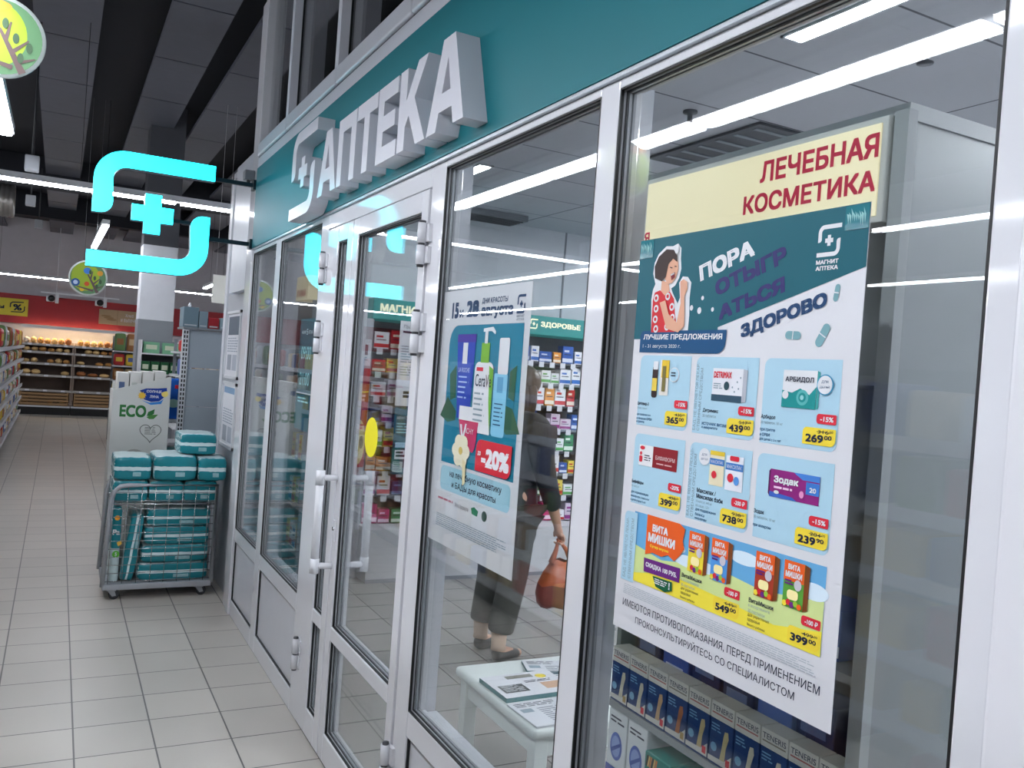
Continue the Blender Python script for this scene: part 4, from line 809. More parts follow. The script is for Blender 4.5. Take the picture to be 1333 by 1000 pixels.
for z in LZ:
    y = .6
    while y < 11.8: d = rnd.uniform(.12, .24); q.rbox(-1.93, -1.70, y, y + d, z + .001, z + rnd.uniform(.15, .21), PKM[rnd.randrange(8)], .02, 2); y += d + rnd.uniform(.01, .08)
q.build('packet_stock', at=(-1.8, 6, .18), label='dense packets on the near part of the long aisle shelving, mirrored in the glass', cat='packets', kind='stuff')
# shelf with green tea boxes beside the column
gs = empty('tea_shelf', (.0, 10.2, 0), 'white shelf of green boxes standing in front of the square column', 'shelf rack')
for x in (-.27, .13): boxo('side_panel', (x, x + .015, 10.0, 10.34, 0, 1.72), SHELFW, gs)
boxo('back_panel', (-.255, .13, 10.33, 10.345, 0, 1.72), SHELFG, gs)
GZ = [.3, .62, .95, 1.18, 1.36, 1.58]
for z in GZ: boxo('shelf', (-.255, .13, 10.0, 10.33, z - .015, z), SHELFW, gs)
GB = [C(40, 96, 60), C(120, 176, 140), C(30, 74, 44), C(90, 140, 100)]
def tea(kind, w, h):
    key = ('tea', kind, w, h)
    if key in PK: return copy_tree(PK[key])
    q = MB(); q.rbox(-w / 2, w / 2, -.05, .05, 0, h, GB[kind], .002, 1); o = q.build('tea_box'); q = MB(); q.box(-w * .35, w * .35, -.0515, -.05, h * .35, h * .75, C(206, 214, 190)); q.build('label', o); PK[key] = o
    return o
GNM = ['bottom', 'second lowest', 'third lowest', 'fourth lowest', 'fifth lowest', 'top']
for i, z in enumerate(GZ):
    if i < 3: continue
    n = 4 if i < 5 else 2
    for k in range(n):
        kd = (0, 3, 0, 1, 0, 1)[i] if i < 5 else 1
        w = .085 if i < 5 else .16; put(tea(kd, w, .13 if i < 5 else .12), (-.255 + (.385 / n) * (k + .5), 10.10, z + .001), '%s box, %s shelf of the tea rack, %s from its aisle side' % ('dark green' if kd == 0 else 'pale green', GNM[i], ORD[k]), 'box', 'green boxes on the tea shelf')
# shelf boards with bagged goods further to the wall
ws = empty('goods_shelf', (.4, 9.6, 0), 'white shelf boards with bagged goods between the tea shelf and the grey panels', 'shelf rack')
boxo('side_panel', (.62, .64, 9.3, 9.9, 0, 1.8), SHELFG, ws)
for z in (.5, .85, 1.16, 1.38, 1.62): boxo('shelf', (.02, .62, 9.3, 9.9, z - .02, z), SHELFW, ws)
for x in (.05, .58): boxo('upright', (x, x + .03, 9.87, 9.9, 0, 1.75), SHELFG, ws)
for i, z in enumerate((1.16, 1.38, 1.62)):
    for k in range(4):
        kd = ((6, 0, 6, 5), (5, 6, 0, 6), (1, 5, 2, 1))[i][k]
        put(packet(kd, .12, .12, (.15, .17, .12)[i], '-y', 'goods_packet'), (.10 + .14 * k, 9.40, z + .001), '%s packet, %s board of the goods shelf, %s from the tea shelf' % (PKN[kd], ('middle', 'upper', 'top')[i], ORD[k]), 'packet', 'packets on the goods shelf')
er = empty('end_rack', (.0, 16.3, 0), 'shelf end with colourful packs between the bakery and the square column', 'shelf rack')
boxo('back_panel', (-.22, .6, 16.45, 16.47, 0, 1.8), SHELFG, er)
for z in (.55, .8, 1.05, 1.3, 1.55): boxo('shelf', (-.22, .6, 16.05, 16.45, z - .02, z), SHELFW, er)
for i, z in enumerate((.8, 1.05, 1.3, 1.55)):
    for k in range(4):
        kd = (k * 2 + i * 3 + 3) % 8
        put(packet(kd, .17, .14, .2 if i < 3 else .3, '-y', 'goods_packet'), (-.12 + .19 * k, 16.18, z + .001), '%s pack, %s board of the rack between bakery and column, %s along' % (PKN[kd], ('lowest', 'second', 'third', 'top')[i], ORD[k]), 'packet', 'packs on the end rack')
# ------------------------------------------------------------------ medicine boxes
BM = {}
STY = [((232, 232, 236), (206, 60, 60), 'white and red'), ((232, 232, 236), (60, 110, 190), 'white and blue'), ((226, 228, 230), (90, 170, 90), 'white and green'), ((190, 44, 52), (236, 220, 200), 'red'), ((52, 92, 170), (220, 226, 240), 'blue'),
       ((228, 150, 60), (240, 230, 210), 'orange'), ((60, 140, 90), (220, 236, 220), 'green'), ((236, 214, 90), (200, 60, 50), 'yellow'), ((190, 50, 110), (240, 210, 226), 'magenta'), ((214, 200, 214), (150, 60, 130), 'lilac'), ((34, 50, 92), (96, 116, 160), 'navy')]
def medbox(st, w, d, h, name='medicine_box', face='-y'):
    key = (st, w, d, h, name, face)
    if key in BM: return copy_tree(BM[key])
    a, b, _ = STY[st]; A, B = C(*a), C(*b); q = MB(); q.rbox(-w / 2, w / 2, -d / 2, d / 2, 0, h, A, .002, 1); o = q.build(name); q = MB()
    if face == '-y':
        q.box(-w * .5, w * .5, -d / 2 - .0012, -d / 2, h * .08, h * .3, B); q.box(-w * .36, w * .1, -d / 2 - .0012, -d / 2, h * .66, h * .78, B); q.box(-w * .36, w * .3, -d / 2 - .0012, -d / 2, h * .5, h * .55, P_TXT)
    else:
        q.box(-w / 2 - .0012, -w / 2, -d * .5, d * .5, h * .08, h * .3, B); q.box(-w / 2 - .0012, -w / 2, -d * .3, d * .36, h * .66, h * .78, B); q.box(-w / 2 - .0012, -w / 2, -d * .3, d * .3, h * .5, h * .55, P_TXT)
    q.build('label', o); BM[key] = o
    return o
# ------------------------------------------------------------------ health shelves along the back wall
hs = empty('health_shelf', (2.1, 6.5, 0), 'white pharmacy wall shelving with a lit teal header along the back wall', 'shelf rack')
HX0, HX1, YF = 1.07, 3.45, 6.36
boxo('base_cabinet', (HX0, HX1, 6.12, 6.74, 0.0025, .40), C(196, 196, 198), hs)
q = MB()
for x in np.arange(HX0 + .6, HX1, .6): q.box(x - .002, x + .002, 6.118, 6.12, .02, .39, GREYW)
q.build('door_seam', hs); boxo('plinth_edge', (HX0, HX1, 6.112, 6.12, 0, .03), GREYW, hs)
boxo('back_panel', (HX0, HX1, 6.72, 6.74, .40, 2.0), mat('shelf back board', (104, 100, 106), .6), hs)
for x in (HX0, 1.74, 2.32, HX1 - .02): boxo('divider', (x, x + .02, YF + .02, 6.72, .40, 1.98), SHELFG, hs)
HD = MB(); HD.rbox(HX0 - .01, HX1, YF - .02, 6.74, 1.985, 2.145, HEADT, .006, 2); hd = HD.build('header', hs)
q = Flat((HX0 - .01, YF - .0205, 2.145), BU, FD, BN); q.text('МАГНИТ', .055, .038, .395, .098, HEADL, 1, .045); q.logo(1.37, .03, .075, .085, HEADL, 1); q.text('ЗДОРОВЬЕ', 1.475, .046, 1.87, .098, HEADL, 1, .045); q.build('header_lettering', hd)
HZ = [.40, .62, .81, 1.0, 1.19, 1.39, 1.58, 1.76]
tagm = None
for i, z in enumerate(HZ):
    s = boxo('shelf', (HX0 + .02, HX1 - .02, YF, 6.72, z - .018, z), DKGREY if i % 2 else SHELFG, hs)
    if i == 0: continue
    for x in [1.14 + .115 * k for k in range(5)] + [2.37 + .105 * k for k in range(7)]:
        if tagm is None: tagm = boxo('price_tag', (-.024, .024, YF - .004, YF - .001, -.045, .002), PAPER); t = tagm; t.parent = hs; t.location = (x - 2.1, -6.5, z)
        else: t = tagm.copy(); COL.objects.link(t); t.location = (x - 2.1, -6.5, z)
HN = ['bottom', 'second lowest', 'third lowest', 'fourth lowest', 'fifth lowest', 'third highest', 'second highest', 'top']
PAL = {0: [8, 8, 6, 1], 1: [9, 0, 10, 9], 2: [5, 5, 6, 2], 3: [2, 7, 10, 6], 4: [10, 9, 10, 4], 5: [0, 9, 0, 10], 6: [3, 7, 1, 4], 7: [0, 3, 8, 10]}
PAR = {0: [0, 9, 1, 8], 1: [7, 2, 6, 7], 2: [0, 4, 7, 1], 3: [2, 6, 2, 6], 4: [9, 4, 9, 9], 5: [0, 3, 0, 5], 6: [1, 1, 2, 2], 7: [4, 1, 4, 5]}
for i, z in enumerate(HZ):
    gap = (HZ[i + 1] if i < 7 else 1.98) - z
    for side, x0, x1, pal in (('in the bay by the white notice', 1.10, 1.72, PAL), ('in the middle bay', 1.765, 2.31, PAR), ('in the bay behind the person', 2.35, 3.06, PAR)):
        x = x0; k = 0; rnd = random.Random(i * 10 + int(x0 * 10))
        while x < x1 - .06:
            w = rnd.choice((.075, .09, .105, .12)); h = round(min(gap - .03, rnd.choice((.09, .11, .13, .15))), 3)
            if x + w > x1: break
            st = pal[i][k % 4]; b = medbox(st, w, .09, h)
            put(b, (x + w / 2, YF + .07, z + .0005), '%s box, %s shelf %s, %s along' % (STY[st][2], HN[i], side, ORD[k]), 'medicine box', 'medicine boxes on the back wall shelving'); x += w + rnd.uniform(.006, .02); k += 1
# papers hung in front of the shelving
def paper(name, x0, x1, y, z0, z1, label, draw, m=None):
    q = MB(); q.box(x0, x1, y, y + .002, z0, z1, m or PAPER); o = q.build(name, at=((x0 + x1) / 2, y, z0), label=label, cat='notice'); q = Flat((x0, y - .0002, z1), BU, FD, BN, .001); draw(q, (x1 - x0) * 1000, (z1 - z0) * 1000); q.build('print', o); return o
def dr1(q, w, h):
    q.text('Правила', 30, 30, 160, 62, P_TXT); q.lines(25, 76, 150, 100, 1, P_TXT, 1, .7); q.lines(20, 190, w - 15, 330, 7, P_GREY); q.lines(20, 350, w - 15, 430, 4, P_GREY); q.lines(60, 540, w - 60, 600, 2, P_TXT, 1, .7)
paper('rules_notice', 1.262, 1.50, 6.27, 1.33, 1.985, 'tall white notice with lines of print hanging in front of the health shelves', dr1)
def dr2(q, w, h):
    q.text('МАГНИТ', 20, 70, 90, 90, P_WHITE); q.logo(96, 64, 24, 30, P_WHITE); q.text('АПТЕКА', 126, 70, 196, 90, P_WHITE); q.lines(20, 120, 190, 210, 4, C(150, 200, 205)); q.rect(20, 270, 120, 310, P_PALE); q.rect(20, 330, 200, 400, P_WHITE); q.lines(30, 340, 190, 392, 2, P_TXT, 2, .6); q.rect(10, 420, 90, 500, C(190, 206, 200), 1); q.lines(16, 426, 86, 494, 5, P_TEAL, 2)
paper('price_notice', 1.268, 1.49, 6.27, .80, 1.318, 'teal information sheet hanging under the white rules notice', dr2, C(16, 84, 96))
pc = boxo('wall_pilaster', (.94, 1.055, 6.30, 6.74, 0, 1.98), C(170, 172, 178), kind='structure')
def dr3(q, w, h): q.rect(25, 40, w - 25, 120, C(120, 70, 80), 1); q.lines(15, 135, w - 10, 170, 2, P_GREY)
paper('photo_notice', .945, 1.05, 6.29, 1.62, 1.82, 'small white notice with a dark picture on the pale pilaster', dr3)
def dr4(q, w, h):
    q.poly([(0, 150), (w * .6, 175), (w, 170), (w, 182), (w * .5, 188), (0, 165)], P_YEL, 1); q.lines(15, 200, w - 15, 262, 2, C(240, 190, 190), 1, .55); q.disc(w * .5, 560, w * .46, 170, C(230, 214, 150), 1); q.lines(16, 424, w - 14, 470, 2, P_RED, 2, .6)
    for k, c in enumerate((C(150, 130, 60), C(200, 180, 60), C(110, 90, 50))): q.disc(w * (.3 + .2 * k), 560 + 26 * (k % 2), 16, 50, c, 2, 14)
paper('red_leaflet_board', .945, 1.052, 6.285, .85, 1.60, 'red and yellow advertising board low on the pale pilaster', dr4, C(168, 40, 44))
# narrow display near the far windows
BYW = empty('baby_rack', (.45, 5.9, 0), 'narrow display rack with cream header seen through the far window', 'shelf rack')
boxo('back_panel', (.70, .72, 5.66, 6.06, 0, 2.03), SHELFG, BYW)
for y in (5.66, 6.045): boxo('side_panel', (.42, .70, y, y + .015, 0, 2.03), SHELFG, BYW)
h_ = boxo('header', (.40, .72, 5.74, 6.06, 2.035, 2.20), HEADM, BYW); q = Flat((.3995, 6.06, 2.20), FU, FD, FN); q.text('И МАМА', .03, .09, .27, .14, C(206, 90, 60), 1, .03); q.build('header_lettering', h_)
for i, z in enumerate((.35, .65, .95, 1.2, 1.45, 1.7)):
    boxo('shelf', (.42, .70, 5.675, 6.045, z - .018, z), SHELFG, BYW)
    for k in range(4):
        st = ((7, 0, 1, 7), (1, 7, 2, 1), (7, 4, 7, 1), (1, 1, 0, 2), (0, 3, 0, 1), (1, 2, 1, 5))[i][k]
        put(medbox(st, .08, .075, .17, 'baby_food_box', '-x'), (.48, 6.0 - .09 * k, z + .0005), '%s box, %s shelf of the narrow rack behind the far window, %s along' % (STY[st][2], ('lowest', 'second', 'third', 'fourth', 'fifth', 'top')[i], ORD[k]), 'box', 'boxes on the narrow display rack')

# ------------------------------------------------------------------ cosmetics cabinet behind the big window
cb = empty('cosmetics_cabinet', (.55, 1.45, 0), 'grey display cabinet with cream backlit header standing behind the big window', 'cabinet')
CX, CY0, CY1 = .28, 1.08, 1.862
CBM = mat('cabinet laminate', (130, 134, 135), .35, vary=.02)
boxo('side_panel', (CX, .80, CY0 - .018, CY0, 0, 2.145), CBM, cb); boxo('side_panel', (CX + .04, .80, CY1, CY1 + .018, 0, 2.0), CBM, cb); boxo('back_panel', (.78, .80, CY0, CY1, 0, 2.145), CBM, cb)
boxo('corner_strip', (CX - .012, CX + .012, CY0 - .03, CY0 - .0, 0, 2.16), C(160, 163, 163), cb); boxo('top_cap', (CX, .82, CY0 - .022, CY1 + .02, 2.145, 2.175), C(176, 178, 178), cb)
q = MB(); q.rbox(CX - .02, CX + .06, CY0 + .005, CY1 - .05, 1.96, 2.155, C(206, 206, 200), .004); hb = q.build('header_box', cb)
boxo('lit_face', (CX - .023, CX - .02, CY0 + .018, CY1 - .06, 1.972, 2.142), HEADM, hb)
q = Flat((CX - .0235, CY1 + .002, 2.138), FU, FD, FN); q.text('ЛЕЧЕБНАЯ', .463, .013, .764, .058, C(212, 40, 74), 1, .03); q.text('КОСМЕТИКА', .418, .080, .762, .121, C(212, 40, 74), 1, .03); q.text('Я', .062, .12, .084, .145, C(212, 40, 74), 1, .03); q.build('header_lettering', hb)
CZ = [.10, .36, .595, .803, 1.12, 1.40, 1.68]
for z in CZ: boxo('shelf', (CX + .01, .78, CY0, CY1, z - .018, z), C(150, 154, 156), cb)
T_NAVY = C(30, 62, 116, .3); T_LAB = C(206, 204, 194, .4); T_UND = C(160, 70, 60); T_BAND = [C(206, 200, 178), C(206, 200, 178), C(196, 160, 120), C(178, 112, 76), C(196, 176, 130), C(200, 186, 140)]
N = 10; pit = .0772
for k in range(N):
    y = CY1 - .008 - pit * (k + .5); w = pit * .95; root = empty('plaster_box', (CX + .045, y, .8035), 'blue plaster box below the big poster, %s from the far end' % ORD[k], 'plaster box', 'plaster boxes in the cosmetics cabinet')
    x = CX + .012; q = MB(); q.rbox(x, x + .05, y - w / 2, y + w / 2, .8035, .905, T_NAVY, .0015, 1); q.build('carton', root)
    q = MB(); q.box(x, x + .05, y - w / 2, y + w / 2, .9052, .943, T_LAB); q.build('top_flap', root)
    q = Flat((x - .0002, y + w / 2, .943), FU, FD, FN); q.text('TENERIS', w * .06, .008, w * .94, .020, P_TXT, 1, .01); q.rect(w * .06, .0235, w * .94, .0265, T_UND if k % 4 != 3 else C(120, 110, 90), 1); q.build('brand_lettering', root)
    q = Flat((x - .0004, y + w / 2, .905), FU, FD, FN); bc = T_BAND[k % 6]; q.poly([(w * .66, .018), (w * .80, .016), (w * .84, .03), (w * .74, .055), (w * .72, .084), (w * .50, .084), (w * .58, .052), (w * .62, .03)], bc, 1); q.disc(w * .22, .062, .010, .010, C(120, 170, 206), 1, 16); q.lines(w * .08, .010, w * .5, .03, 3, C(120, 170, 210), 1); q.poly([(0, .095), (0, .084), (w * .7, .082), (w, .064), (w, .095)], C(214, 212, 206), 2); q.rect(w * .78, .074, w * .95, .09, P_RED if k % 3 else C(180, 150, 90), 3); q.build('carton_print', root)
for k in range(2):
    y = 1.81 - .085 * k; root = empty('lens_box', (.33, y, .5955), 'white lens box with blue ring, %s' % ('at the far end of the shelf below the plasters' if k == 0 else 'beside the teal boxes below the plasters'), 'lens box', 'contact lens boxes')
    q = MB(); q.rbox(.292, .40, y - .04, y + .04, .5955, .782, C(214, 218, 220), .002, 1); q.build('carton', root); q = Flat((.2918, y + .04, .782), FU, FD, FN); q.disc(.04, .09, .026, .036, C(90, 110, 180), 1); q.disc(.04, .09, .019, .027, C(140, 160, 210), 2); q.poly([(.02, .10), (.06, .074), (.06, .084), (.022, .11)], C(70, 90, 160), 3); q.rect(0, .145, .08, .165, C(70, 90, 160), 1); q.lines(.01, .016, .07, .036, 2, P_TXT, 1); q.build('carton_print', root)
for k in range(3):
    y = 1.641 - .105 * k; root = empty('cosmetics_box', (.33, y, .5955), 'teal and white box with striped label, %s beyond the lens boxes' % ORD[k], 'box', 'teal boxes below the plasters')
    q = MB(); q.rbox(.292, .40, y - .05, y + .05, .5955, .735, C(20, 130, 120), .002, 1); q.build('carton', root); q = Flat((.2918, y + .05, .735), FU, FD, FN); q.poly([(0, .135), (0, .07), (.04, .04), (.1, .09), (.1, .135)], C(226, 230, 228), 1)
    for s in range(6): q.poly([(.008 + .007 * s, .035), (.013 + .007 * s, .008), (.018 + .007 * s, .008), (.013 + .007 * s, .035)], (C(60, 40, 36), C(230, 190, 110), C(214, 130, 70))[s % 3], 2)
    q.text('Diade', .006, .07, .06, .10, P_TXT, 3); q.build('carton_print', root)
for k in range(5):
    y = 1.74 - .13 * k; put(medbox(10 if k % 2 else 4, .12, .11, .10, 'plaster_carton', '-x'), (.39, y, 1.1205), '%s carton on the shelf behind the big poster edge, %s from its far end' % (('blue', 'navy')[k % 2], ORD[k]), 'carton', 'dark cartons in the cosmetics cabinet')
for k in range(6):
    y = 1.80 - .112 * k; put(medbox((10, 4, 10)[k % 3], .09, .10, (.20, .17, .22, .19, .16, .21)[k], 'plaster_carton', '-x'), (.41, y, .8035), '%s carton standing behind the plaster boxes, %s from the far end' % (('navy', 'blue', 'navy')[k % 3], ORD[k]), 'carton', 'dark cartons in the cosmetics cabinet')
for i, (z, st, h, w) in enumerate(((.8035, 5, .2, .08), (.8035, 3, .16, .09), (1.1205, 4, .22, .08), (1.4005, 9, .2, .08), (1.4005, 2, .12, .07), (1.6805, 7, .16, .08), (1.6805, 0, .12, .09))):
    x = .46 if i not in (1, 4, 6) else .60
    put(medbox(st, .09, w, h, 'skincare_box', '-x'), (x, CY0 + .06 + (.02 if x > .5 else 0), z), '%s skincare box, cabinet end, %s, %s' % (STY[st][2], {.8035: 'plaster shelf', 1.1205: 'shelf above the plasters', 1.4005: 'second shelf above the plasters', 1.6805: 'top shelf'}[z], 'behind its neighbour' if x > .5 else 'in front'), 'box', 'skincare boxes in the cosmetics cabinet')

# ------------------------------------------------------------------ low table with magazines
WT = mat('white lacquer', (226, 232, 228), .3, vary=.02)
tb = empty('low_table', (.68, 2.68, 0), 'small white low table just inside the window with the beauty poster', 'table'); TX0, TX1, TY0, TY1 = .375, .98, 2.365, 2.99
q = MB(); q.rbox(TX0, TX1, TY0, TY1, .462, .50, WT, .018, 3); q.build('table_top', tb)
for x in (TX0 + .02, TX1 - .07):
    for y in (TY0 + .02, TY1 - .07): q = MB(); q.rbox(x, x + .05, y, y + .05, 0, .462, WT, .004); q.build('leg', tb)
q = MB(); q.box(TX0 + .03, TX0 + .05, TY0 + .07, TY1 - .07, .395, .462, WT); q.box(TX1 - .05, TX1 - .03, TY0 + .07, TY1 - .07, .395, .462, WT); q.box(TX0 + .07, TX1 - .07, TY0 + .03, TY0 + .05, .395, .462, WT); q.box(TX0 + .07, TX1 - .07, TY1 - .05, TY1 - .03, .395, .462, WT); q.build('apron', tb)
def flatmag(name, c, w, d, h, rz, label, draw, edge):
    root = empty(name, (0, 0, 0), label, 'magazine', 'papers on the low table'); q = MB(); q.box(-w / 2, w / 2, -d / 2, d / 2, 0, h, edge); q.build('pages', root)
    q = Flat((-w / 2, d / 2, h), (1, 0, 0), (0, -1, 0), (0, 0, 1), .001); q.rect(0, 0, w * 1000, d * 1000, PAPER, 1); draw(q, w * 1000, d * 1000); q.build('cover_print', root); root.location = c; root.rotation_euler = (0, 0, rz)
def m1(q, w, h): q.rect(20, 100, 120, 170, C(70, 74, 78), 2); q.lines(28, 104, 112, 166, 5, C(200, 204, 206), 3, .4); q.disc(w - 60, 50, 22, 20, P_YEL, 2); q.rect(90, 20, w - 90, 50, C(130, 130, 120), 2); q.rect(w - 100, 110, w - 20, 170, C(200, 160, 130), 2); q.lines(140, 80, w - 20, 104, 2, P_TXT, 2)
def m2(q, w, h): q.lines(15, 15, w * .7, 50, 3, P_TXT, 2); q.rect(15, 60, 60, 90, P_GREY, 2); q.lines(80, 64, w - 15, 180, 8, C(130, 136, 146), 2)
flatmag('magazine', (.535, 2.70, .5005), .29, .21, .016, .02, 'thick magazine with a dark picture and yellow print on the low table', m1, C(70, 120, 124))
flatmag('magazine', (.525, 2.475, .5005), .28, .20, .006, .03, 'thin printed leaflet on the near edge of the low table', m2, C(200, 206, 210))
flatmag('magazine', (.72, 2.86, .5005), .20, .12, .01, -.3, 'small teal edged booklet behind the thick magazine', m2, C(40, 100, 110))

# ------------------------------------------------------------------ the customer
def skin(name, nodes, edges, m, parent=None, lvl=2, **k):
    """one continuous skinned surface over a skeleton: nodes (x, y, z, rx, ry); the first is the root"""
    b = base_of(parent) if parent else Vector(k.get('at') or (0, 0, 0))
    me = bpy.data.meshes.new(name); bm = bmesh.new(); sk = bm.verts.layers.skin.verify(); vs = []
    for i, nd in enumerate(nodes):
        v = bm.verts.new(Vector(nd[:3]) - b); v[sk].radius = (nd[3], nd[4] if len(nd) > 4 else nd[3]); v[sk].use_root = (i == 0); vs.append(v)
    for a, c in edges: bm.edges.new((vs[a], vs[c]))
    bm.to_mesh(me); bm.free(); o = bpy.data.objects.new(name, me); COL.objects.link(o)
    o.modifiers.new('skin', 'SKIN').use_smooth_shade = True; s = o.modifiers.new('sub', 'SUBSURF'); s.levels = lvl; s.render_levels = lvl
    ev = bpy.data.meshes.new_from_object(o.evaluated_get(bpy.context.evaluated_depsgraph_get())); o.modifiers.clear(); o.data = ev; bpy.data.meshes.remove(me); ev.name = name
    ev.materials.clear(); ev.materials.append(m)
    for p in ev.polygons: p.use_smooth = True; p.material_index = 0
    if parent: o.parent = parent
    else: o.location = b
    return o
SK = mat('skin', (206, 158, 132), .5, vary=.06); JK = mat('dark jacket cloth', (30, 32, 40), .7, vary=.15, scale=30, bump=.15); TRS = mat('olive grey trouser cloth', (70, 70, 64), .75, vary=.12, scale=30, bump=.15); HR = mat('dark auburn hair', (58, 34, 30), .45, vary=.3, scale=40, bump=.5); SHO = mat('black shoe leather', (26, 24, 24), .35); SOCK = mat('beige sock', (196, 168, 146), .7)
# skeleton: facing the shelves (+x, a little away), near leg bears the weight
PXY = (1.32, 4.42)
def pp_(f, s, z, *r):
    """f forward, s to the person's left, z up"""
    a = math.radians(18); return (PXY[0] + f * math.cos(a) - s * math.sin(a), PXY[1] + f * math.sin(a) + s * math.cos(a), z) + r
nd = [pp_(0, 0, .92, .13), pp_(.01, 0, 1.10, .12), pp_(.03, 0, 1.27, .13), pp_(.035, 0, 1.385, .07), pp_(.05, 0, 1.45, .052, .052), pp_(.07, 0, 1.52, .068, .062), pp_(.085, 0, 1.60, .085, .074), pp_(.08, 0, 1.655, .06, .056),
      pp_(.0, .10, .86, .09), pp_(.02, .11, .47, .058), pp_(-.03, .12, .13, .038), pp_(-.03, .12, .07, .036), pp_(.08, .125, .035, .03), pp_(.15, .13, .028, .022),
      pp_(-.0, -.10, .86, .09), pp_(-.02, -.10, .47, .058), pp_(-.10, -.10, .13, .038), pp_(-.10, -.10, .07, .036), pp_(.01, -.105, .035, .03), pp_(.08, -.11, .028, .022),
      pp_(.03, .17, 1.37, .058), pp_(.06, .225, 1.12, .046), pp_(.25, .10, .98, .036), pp_(.30, .06, .975, .026), pp_(.34, .04, .97, .024),
      pp_(.02, -.17, 1.37, .058), pp_(.06, -.215, 1.10, .046), pp_(.20, -.19, .84, .034), pp_(.245, -.18, .765, .025), pp_(.262, -.178, .715, .024)]
ed = [(0, 1), (1, 2), (2, 3), (3, 4), (4, 5), (5, 6), (6, 7), (0, 8), (8, 9), (9, 10), (10, 11), (11, 12), (12, 13), (0, 14), (14, 15), (15, 16), (16, 17), (17, 18), (18, 19), (2, 20), (20, 21), (21, 22), (22, 23), (23, 24), (2, 25), (25, 26), (26, 27), (27, 28), (28, 29)]
def finger(base, pts, r):
    k = len(nd); nd.append(pts[0] + (r,)); ed.append((base, k))
    for p in pts[1:]: nd.append(p + (r * .88,)); ed.append((len(nd) - 2, len(nd) - 1))
for j in range(4):      # right hand curls round the bag handles, left hand rests half open
    s = -.20 + .014 * j; finger(29, [pp_(.285, s, .705 - .004 * (j % 2)), pp_(.292, s, .672), pp_(.268, s, .655), pp_(.25, s, .668)], .0085)
    z = .985 - .016 * j; finger(24, [pp_(.375, .035, z), pp_(.40, .015, z - .008), pp_(.40 - .004 * j, -.008, z - .016)], .0085)
finger(29, [pp_(.262, -.145, .725), pp_(.275, -.138, .69)], .0095); finger(24, [pp_(.335, .012, .995), pp_(.352, -.012, 1.0)], .0095)
body = skin('person', nd, ed, SK, at=pp_(0, 0, 0)); tag(body, 'person in dark jacket and olive trousers standing inside at the health shelves with a bag', 'person')
j = skin('jacket', [pp_(.01, 0, 1.10, .17), pp_(.025, 0, 1.26, .172), pp_(.03, 0, 1.36, .15), pp_(.04, 0, 1.43, .085), pp_(.0, 0, .93, .185), pp_(-.01, 0, .76, .195), pp_(-.015, 0, .60, .20), pp_(.03, .16, 1.345, .09), pp_(.05, .225, 1.12, .068), pp_(.23, .11, .985, .052), pp_(.02, -.165, 1.345, .09), pp_(.05, -.22, 1.10, .068), pp_(.19, -.193, .86, .052)],
         [(0, 1), (1, 2), (2, 3), (0, 4), (4, 5), (5, 6), (2, 7), (7, 8), (8, 9), (2, 10), (10, 11), (11, 12)], JK, body)
t = skin('trousers', [pp_(0, 0, .90, .15), pp_(0, .105, .80, .105), pp_(.02, .112, .47, .088), pp_(-.02, .12, .19, .08), pp_(-.025, .12, .16, .078), pp_(0, -.105, .80, .105), pp_(-.02, -.102, .47, .088), pp_(-.09, -.10, .19, .08), pp_(-.095, -.10, .16, .078)], [(0, 1), (1, 2), (2, 3), (3, 4), (0, 5), (5, 6), (6, 7), (7, 8)], TRS, body)
for f, s in ((-.03, .12), (-.10, -.10)):
    q = MB(); q.tube([pp_(f, s, .165), pp_(f, s, .10), pp_(f, s, .075)], [.046, .042, .044], SOCK, 14); q.build('sock', body)
    skin('shoe', [pp_(f - .035, s, .042, .042, .040), pp_(f + .05, s, .04, .044, .038), pp_(f + .12, s, .034, .044, .032), pp_(f + .17, s, .028, .036, .026)], [(0, 1), (1, 2), (2, 3)], SHO, body)
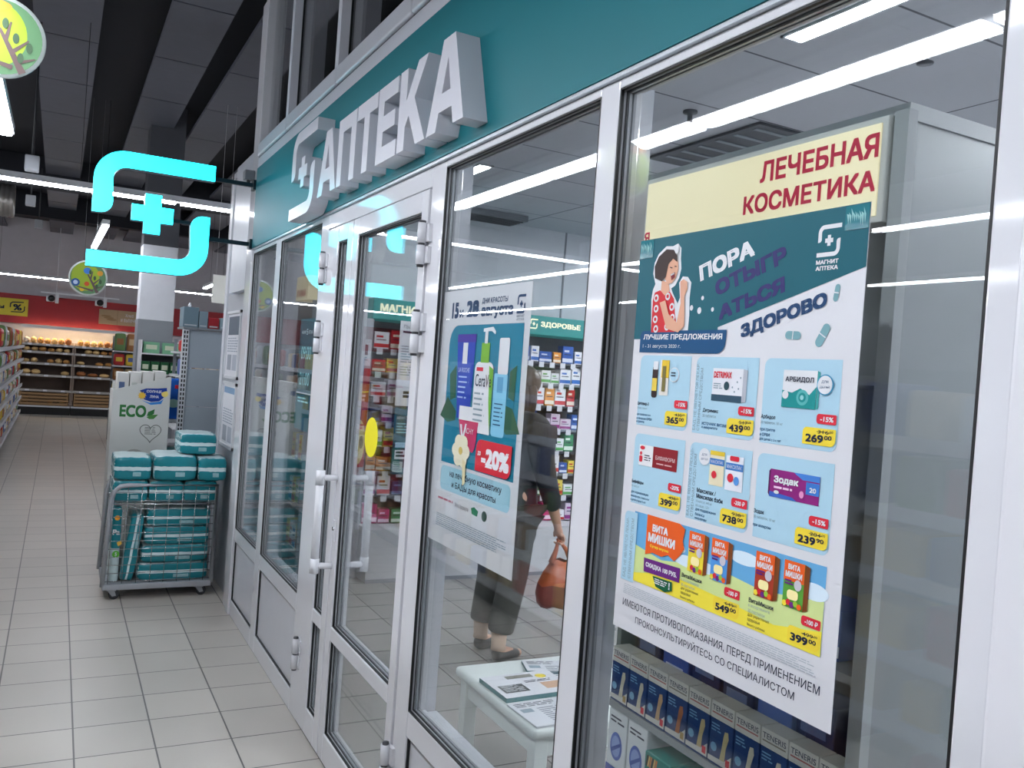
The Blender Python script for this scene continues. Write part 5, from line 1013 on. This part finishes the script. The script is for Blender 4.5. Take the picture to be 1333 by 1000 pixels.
q = MB(); q.ball(pp_(.055, 0, 1.60), .108, .100, .098, HR, 20, 14); q.ball(pp_(.012, 0, 1.50), .082, .094, .15, HR, 20, 14); q.ball(pp_(.045, .07, 1.50), .045, .036, .13, HR, 14, 10); q.ball(pp_(.045, -.07, 1.50), .045, .036, .13, HR, 14, 10); q.build('hair', body)
for s_ in (-.078, .078): q = MB(); q.ball(pp_(.075, s_, 1.565), .018, .010, .028, SK); q.build('ear', body)
q = MB(); q.ball(pp_(.165, 0, 1.565), .016, .012, .018, SK); q.build('nose', body)
for s in (-.03, .03): q = MB(); q.ball(pp_(.158, s, 1.60), .008, .010, .007, P_WHITE); q.ball(pp_(.164, s, 1.60), .004, .005, .005, BLACK, 8, 6); q.build('eye', body)
q = MB(); q.ball(pp_(.155, 0, 1.525), .010, .022, .006, LIPS); q.build('mouth', body)
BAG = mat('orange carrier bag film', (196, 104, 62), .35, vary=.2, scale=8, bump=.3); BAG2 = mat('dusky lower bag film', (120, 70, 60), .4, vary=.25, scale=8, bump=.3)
hx, hy, _ = pp_(.268, -.18, .69)
bg = empty('carrier_bag', (hx, hy, .30), 'orange plastic carrier bag hanging from the person\'s hand', 'bag')
def bagring(z, a, b, n=20): return [(hx + .03 + a * math.cos(2 * math.pi * k / n) * (1 + .08 * math.cos(6 * math.pi * k / n)), hy + b * math.sin(2 * math.pi * k / n), z + .008 * math.sin(10 * math.pi * k / n)) for k in range(n)]
def loft(name, rings, m, cap):
    q = MB(); n = len(rings[0]); q.add([p for r_ in rings for p in r_], [(i * n + k, i * n + (k + 1) % n, (i + 1) * n + (k + 1) % n, (i + 1) * n + k) for i in range(len(rings) - 1) for k in range(n)] + ([tuple(range(n))] if cap else []), m, True); q.build(name, bg)
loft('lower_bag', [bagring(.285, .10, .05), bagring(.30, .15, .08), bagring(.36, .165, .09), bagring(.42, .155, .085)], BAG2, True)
loft('upper_bag', [bagring(.42, .155, .085), bagring(.48, .125, .07), bagring(.535, .085, .05), bagring(.56, .075, .03)], BAG, False)
for s in (-1, 1): q = MB(); q.tube([(hx + .03 + .07 * s, hy, .545), (hx + .02 + .035 * s, hy, .62), (hx + .006 * s, hy, .672), (hx - .004 * s, hy + .02, .68)], [.022, .014, .008, .007], BAG, 10); q.build('handle_loop', bg)
bpy.context.view_layer.update()
